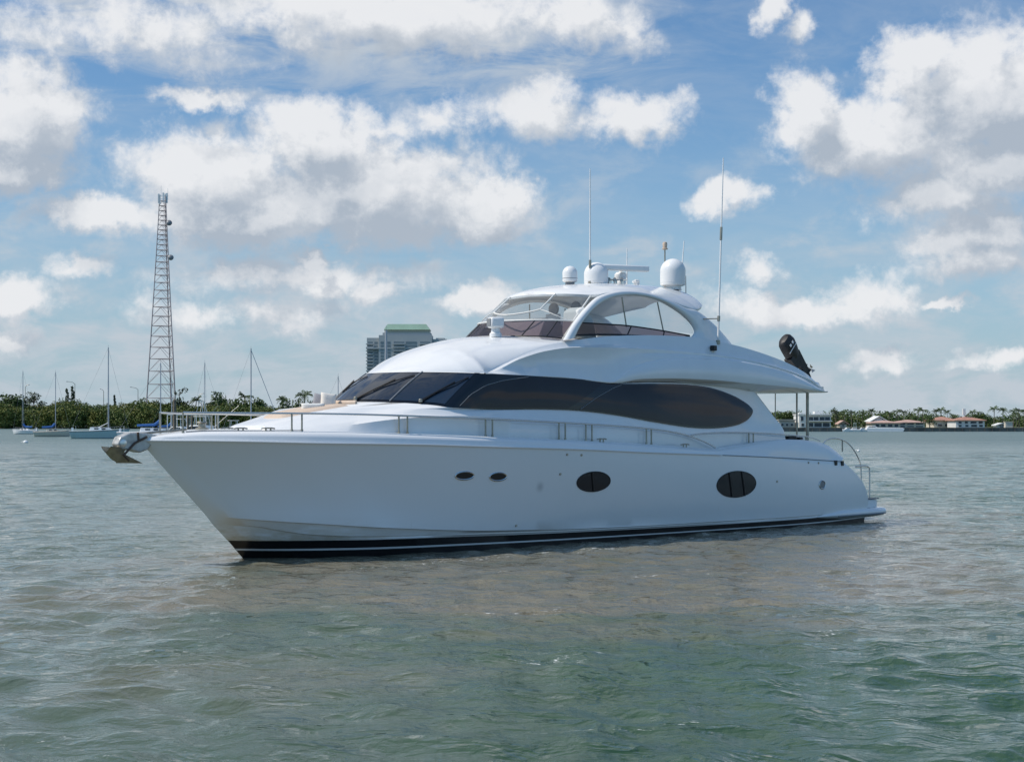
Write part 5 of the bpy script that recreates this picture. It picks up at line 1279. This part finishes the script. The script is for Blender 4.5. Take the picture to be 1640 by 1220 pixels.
def motorboat(u, d, L, hd, label, tower=False, bimini=False, style=0, z=0, group='motorboats in the marina', name='motorboat'):
    p = at(u, HOR, d); e = empty(name, (p.x, d, z), R(hd), label, 'motorboat', group)
    B = L*.16; G = []
    for t in np.linspace(0, 1, 16):
        x = -L/2+L*t; b_ = B*(1-max(0, (t-.45)/.55)**2.4); sh = L*.075+.35+L*.04*t*t
        G.append([(x-(.12*L if t > .99 else .5*L*max(0, t-.75)**1.5)*(1-max(0, zz)/sh)*.5, b_*q, zz) for q, zz in ((0,-.3),(.7,-.1),(.86,.3),(1,sh),(.9,sh+.04),(0,sh+.10))])
    mb = MB(); mb.grid(G); mb.grid([[(x, -y, z_) for x, y, z_ in r] for r in G], flip=True); mb.add([q for q in G[0]]+[(x, -y, z_) for x, y, z_ in reversed(G[0])], [tuple(range(12))]); hl = mb.build('hull', M_bh, e, ang=40)
    z0 = L*.075+.4; hc_ = L*.10+.3
    mb = MB(); mb.prism([(-L*.2,z0),(-L*.18,z0+hc_),(L*.08,z0+hc_),(L*.20,z0+hc_*.35),(L*.36,z0)], -B*.75, B*.75); cb = mb.build('cabin', M_bh, e, bevel=.08)
    mb = MB(); mb.prism([(-L*.15,z0+hc_*.5),(-L*.15,z0+hc_*.88),(L*.07,z0+hc_*.88),(L*.14,z0+hc_*.5)], -B*.76, B*.76); mb.build('cabin_window', M_bwd, cb)
    if tower or bimini:
        mb = MB(); zt = z0+hc_+1.5; 
        for sx in (-L*.15, L*.02):
            for sy in (-1, 1): mb.tube([(sx,sy*B*.6,z0+hc_),(sx*.8,sy*B*.45,zt)], .05, 5)
        mb.build('top_frame', M_steel, e); mb = MB(); mb.box(-L*.18, L*.06, -B*.6, B*.6, zt, zt+.1); mb.build('canopy', M_canvas, e, bevel=.03)
    if tower:
        mb = MB(); zq = z0+hc_+1.6
        for sy in (-1, 1):
            mb.tube([(-L*.12,sy*B*.4,zq),(-L*.07,sy*B*.2,zq+2.6)], .05, 5); mb.tube([(L*.02,sy*B*.4,zq),(-L*.04,sy*B*.2,zq+2.6)], .05, 5)
            mb.tube([(-L*.05,sy*B*.8,z0),(-L*.5,sy*B*1.9,z0+5)], .035, 5)
        mb.box(-L*.09,-L*.01,-B*.3,B*.3,zq+2.6,zq+2.7); mb.build('tuna_tower', M_steel, e)
    mb = MB()
    for sy in (-1, 1): mb.tube([(L*.1,sy*B*.8,z0+.7),(L*.35,sy*B*.5,z0+.85),(L*.48,0,z0+.9)], .025, 5)
    mb.build('bow_rail', M_steel, e); return e
motorboat(286, 330, 10, 150, 'white cabin cruiser with canopy directly behind the tip of the yacht\'s bow', bimini=True)
motorboat(318, 285, 12, 160, 'sportfishing boat with a tall tower frame in the marina behind the bow rail', tower=True)
motorboat(352, 270, 9, 175, 'low white motorboat right of the sportfishing boat', False)
motorboat(378, 300, 8, 20, 'white motorboat with a bimini canopy left of the tall marina mast', bimini=True)
motorboat(420, 320, 8.5, 170, 'white motorboat right of the tall marina mast', bimini=True)
motorboat(1357, 570, 4.2, 200, 'small white motorboat beside the modern villa\'s seawall', group='boats along the right seawall')
motorboat(1368, 572, 4.6, 170, 'small motorboat, second right of the modern villa', group='boats along the right seawall', bimini=True)
motorboat(1381, 573, 4.0, 190, 'small motorboat nearest the left end of the long white boat', group='boats along the right seawall')
p = at(1417, HOR, 574); e = empty('covered_boat', (p.x, 574, 0), 0, 'long low white boat lying in front of the pink-roofed bungalow', 'boat', 'boats along the right seawall')
mb = MB(); mb.prism([(-6.4,-.2),(-6.9,1.0),(-6.4,1.45),(6.0,1.3),(6.8,1.0),(6.2,-.2)], -1.4, 1.4); mb.build('hull', M_bh, e, bevel=.15)
mb = MB(); mb.prism([(-6.6,1.46),(-5.8,2.0),(-3.5,2.05),(-2.8,1.46)], -1.1, 1.1); mb.build('cabin', M_bh, e, bevel=.1)
mb = MB(); mb.box(-6,-3.6,-1.13,1.13,1.6,1.85); mb.build('cabin_window', M_bwd, e)

# dock with pilings in the marina
for i, (u, vt, d, r, lab) in enumerate(((279.5, 640, 255, .26, 'tall thick grey-brown piling behind the tip of the yacht bow'), (301, 664, 250, .17, 'first short piling right of the bow rail end'), (307.5, 665, 252, .16, 'second short piling right of the bow rail end'))):
    p = at(u, HOR, d); mb = MB(); zt = (HOR-vt)*pxm(d)+CAMH; mb.tube([(0,0,-1),(0,0,zt-.05),(0,0,zt)], [r,r*.93,r*.6], 10)
    o = mb.build('piling', M_wood, None); o.location = (p.x, d, 0); props(o, lab, 'piling', 'pilings in the marina')
p0 = at(262, HOR, 345); p1 = at(470, HOR, 345)
mb = MB(); mb.box(p0.x, p1.x, 344, 346, .9, 1.1)
for i in range(14): mb.tube([(p0.x+(p1.x-p0.x)*i/13, 343.9, -1), (p0.x+(p1.x-p0.x)*i/13, 343.9, 2.2)], .16, 7)
o = mb.build('marina_dock', M_wood, None); props(o, 'long low wooden marina dock on posts behind the moored motorboats', 'dock')
p0 = at(268, HOR, 350); mb = MB(); p1 = at(345, HOR, 350); mb.box(p0.x, p1.x, 350, 354, 4.9, 5.15)
for i in range(6):
    x = p0.x+(p1.x-p0.x)*i/5
    for y in (350.1, 353.9): mb.tube([(x,y,-1),(x,y,4.9)], .1, 6)
o = mb.build('boat_shelter', M_fiber, None, smooth=False); props(o, 'flat white boat shelter roof on thin posts behind the bow', 'shelter')

# mooring buoys
def buoy(u, v, lab, r=.32):
    d = CAMH*FPX/(v-HOR); p = at(u, HOR, d); e = empty('mooring_buoy', (p.x, d, 0), 0, lab, 'buoy', 'white mooring buoys')
    mb = MB(); mb.lathe([(r*math.cos(a), .08+r*math.sin(a)*.8) for a in np.linspace(-1.4, 1.45, 12)], (0,0,0), 18); b_ = mb.build('float', M_fiber, e)
    mb = MB(); mb.tube([(-r*1.8,0,.12),(-r*.8,0,.22)], .06, 8); mb.tube([(0,0,.3),(0,0,.42)], .04, 6); mb.build('pickup_line', M_canvas, e)
buoy(1375, 723, 'white mooring buoy floating right of the yacht\'s stern', .19); buoy(41, 709, 'white mooring buoy floating below the leftmost sailboat', .42)
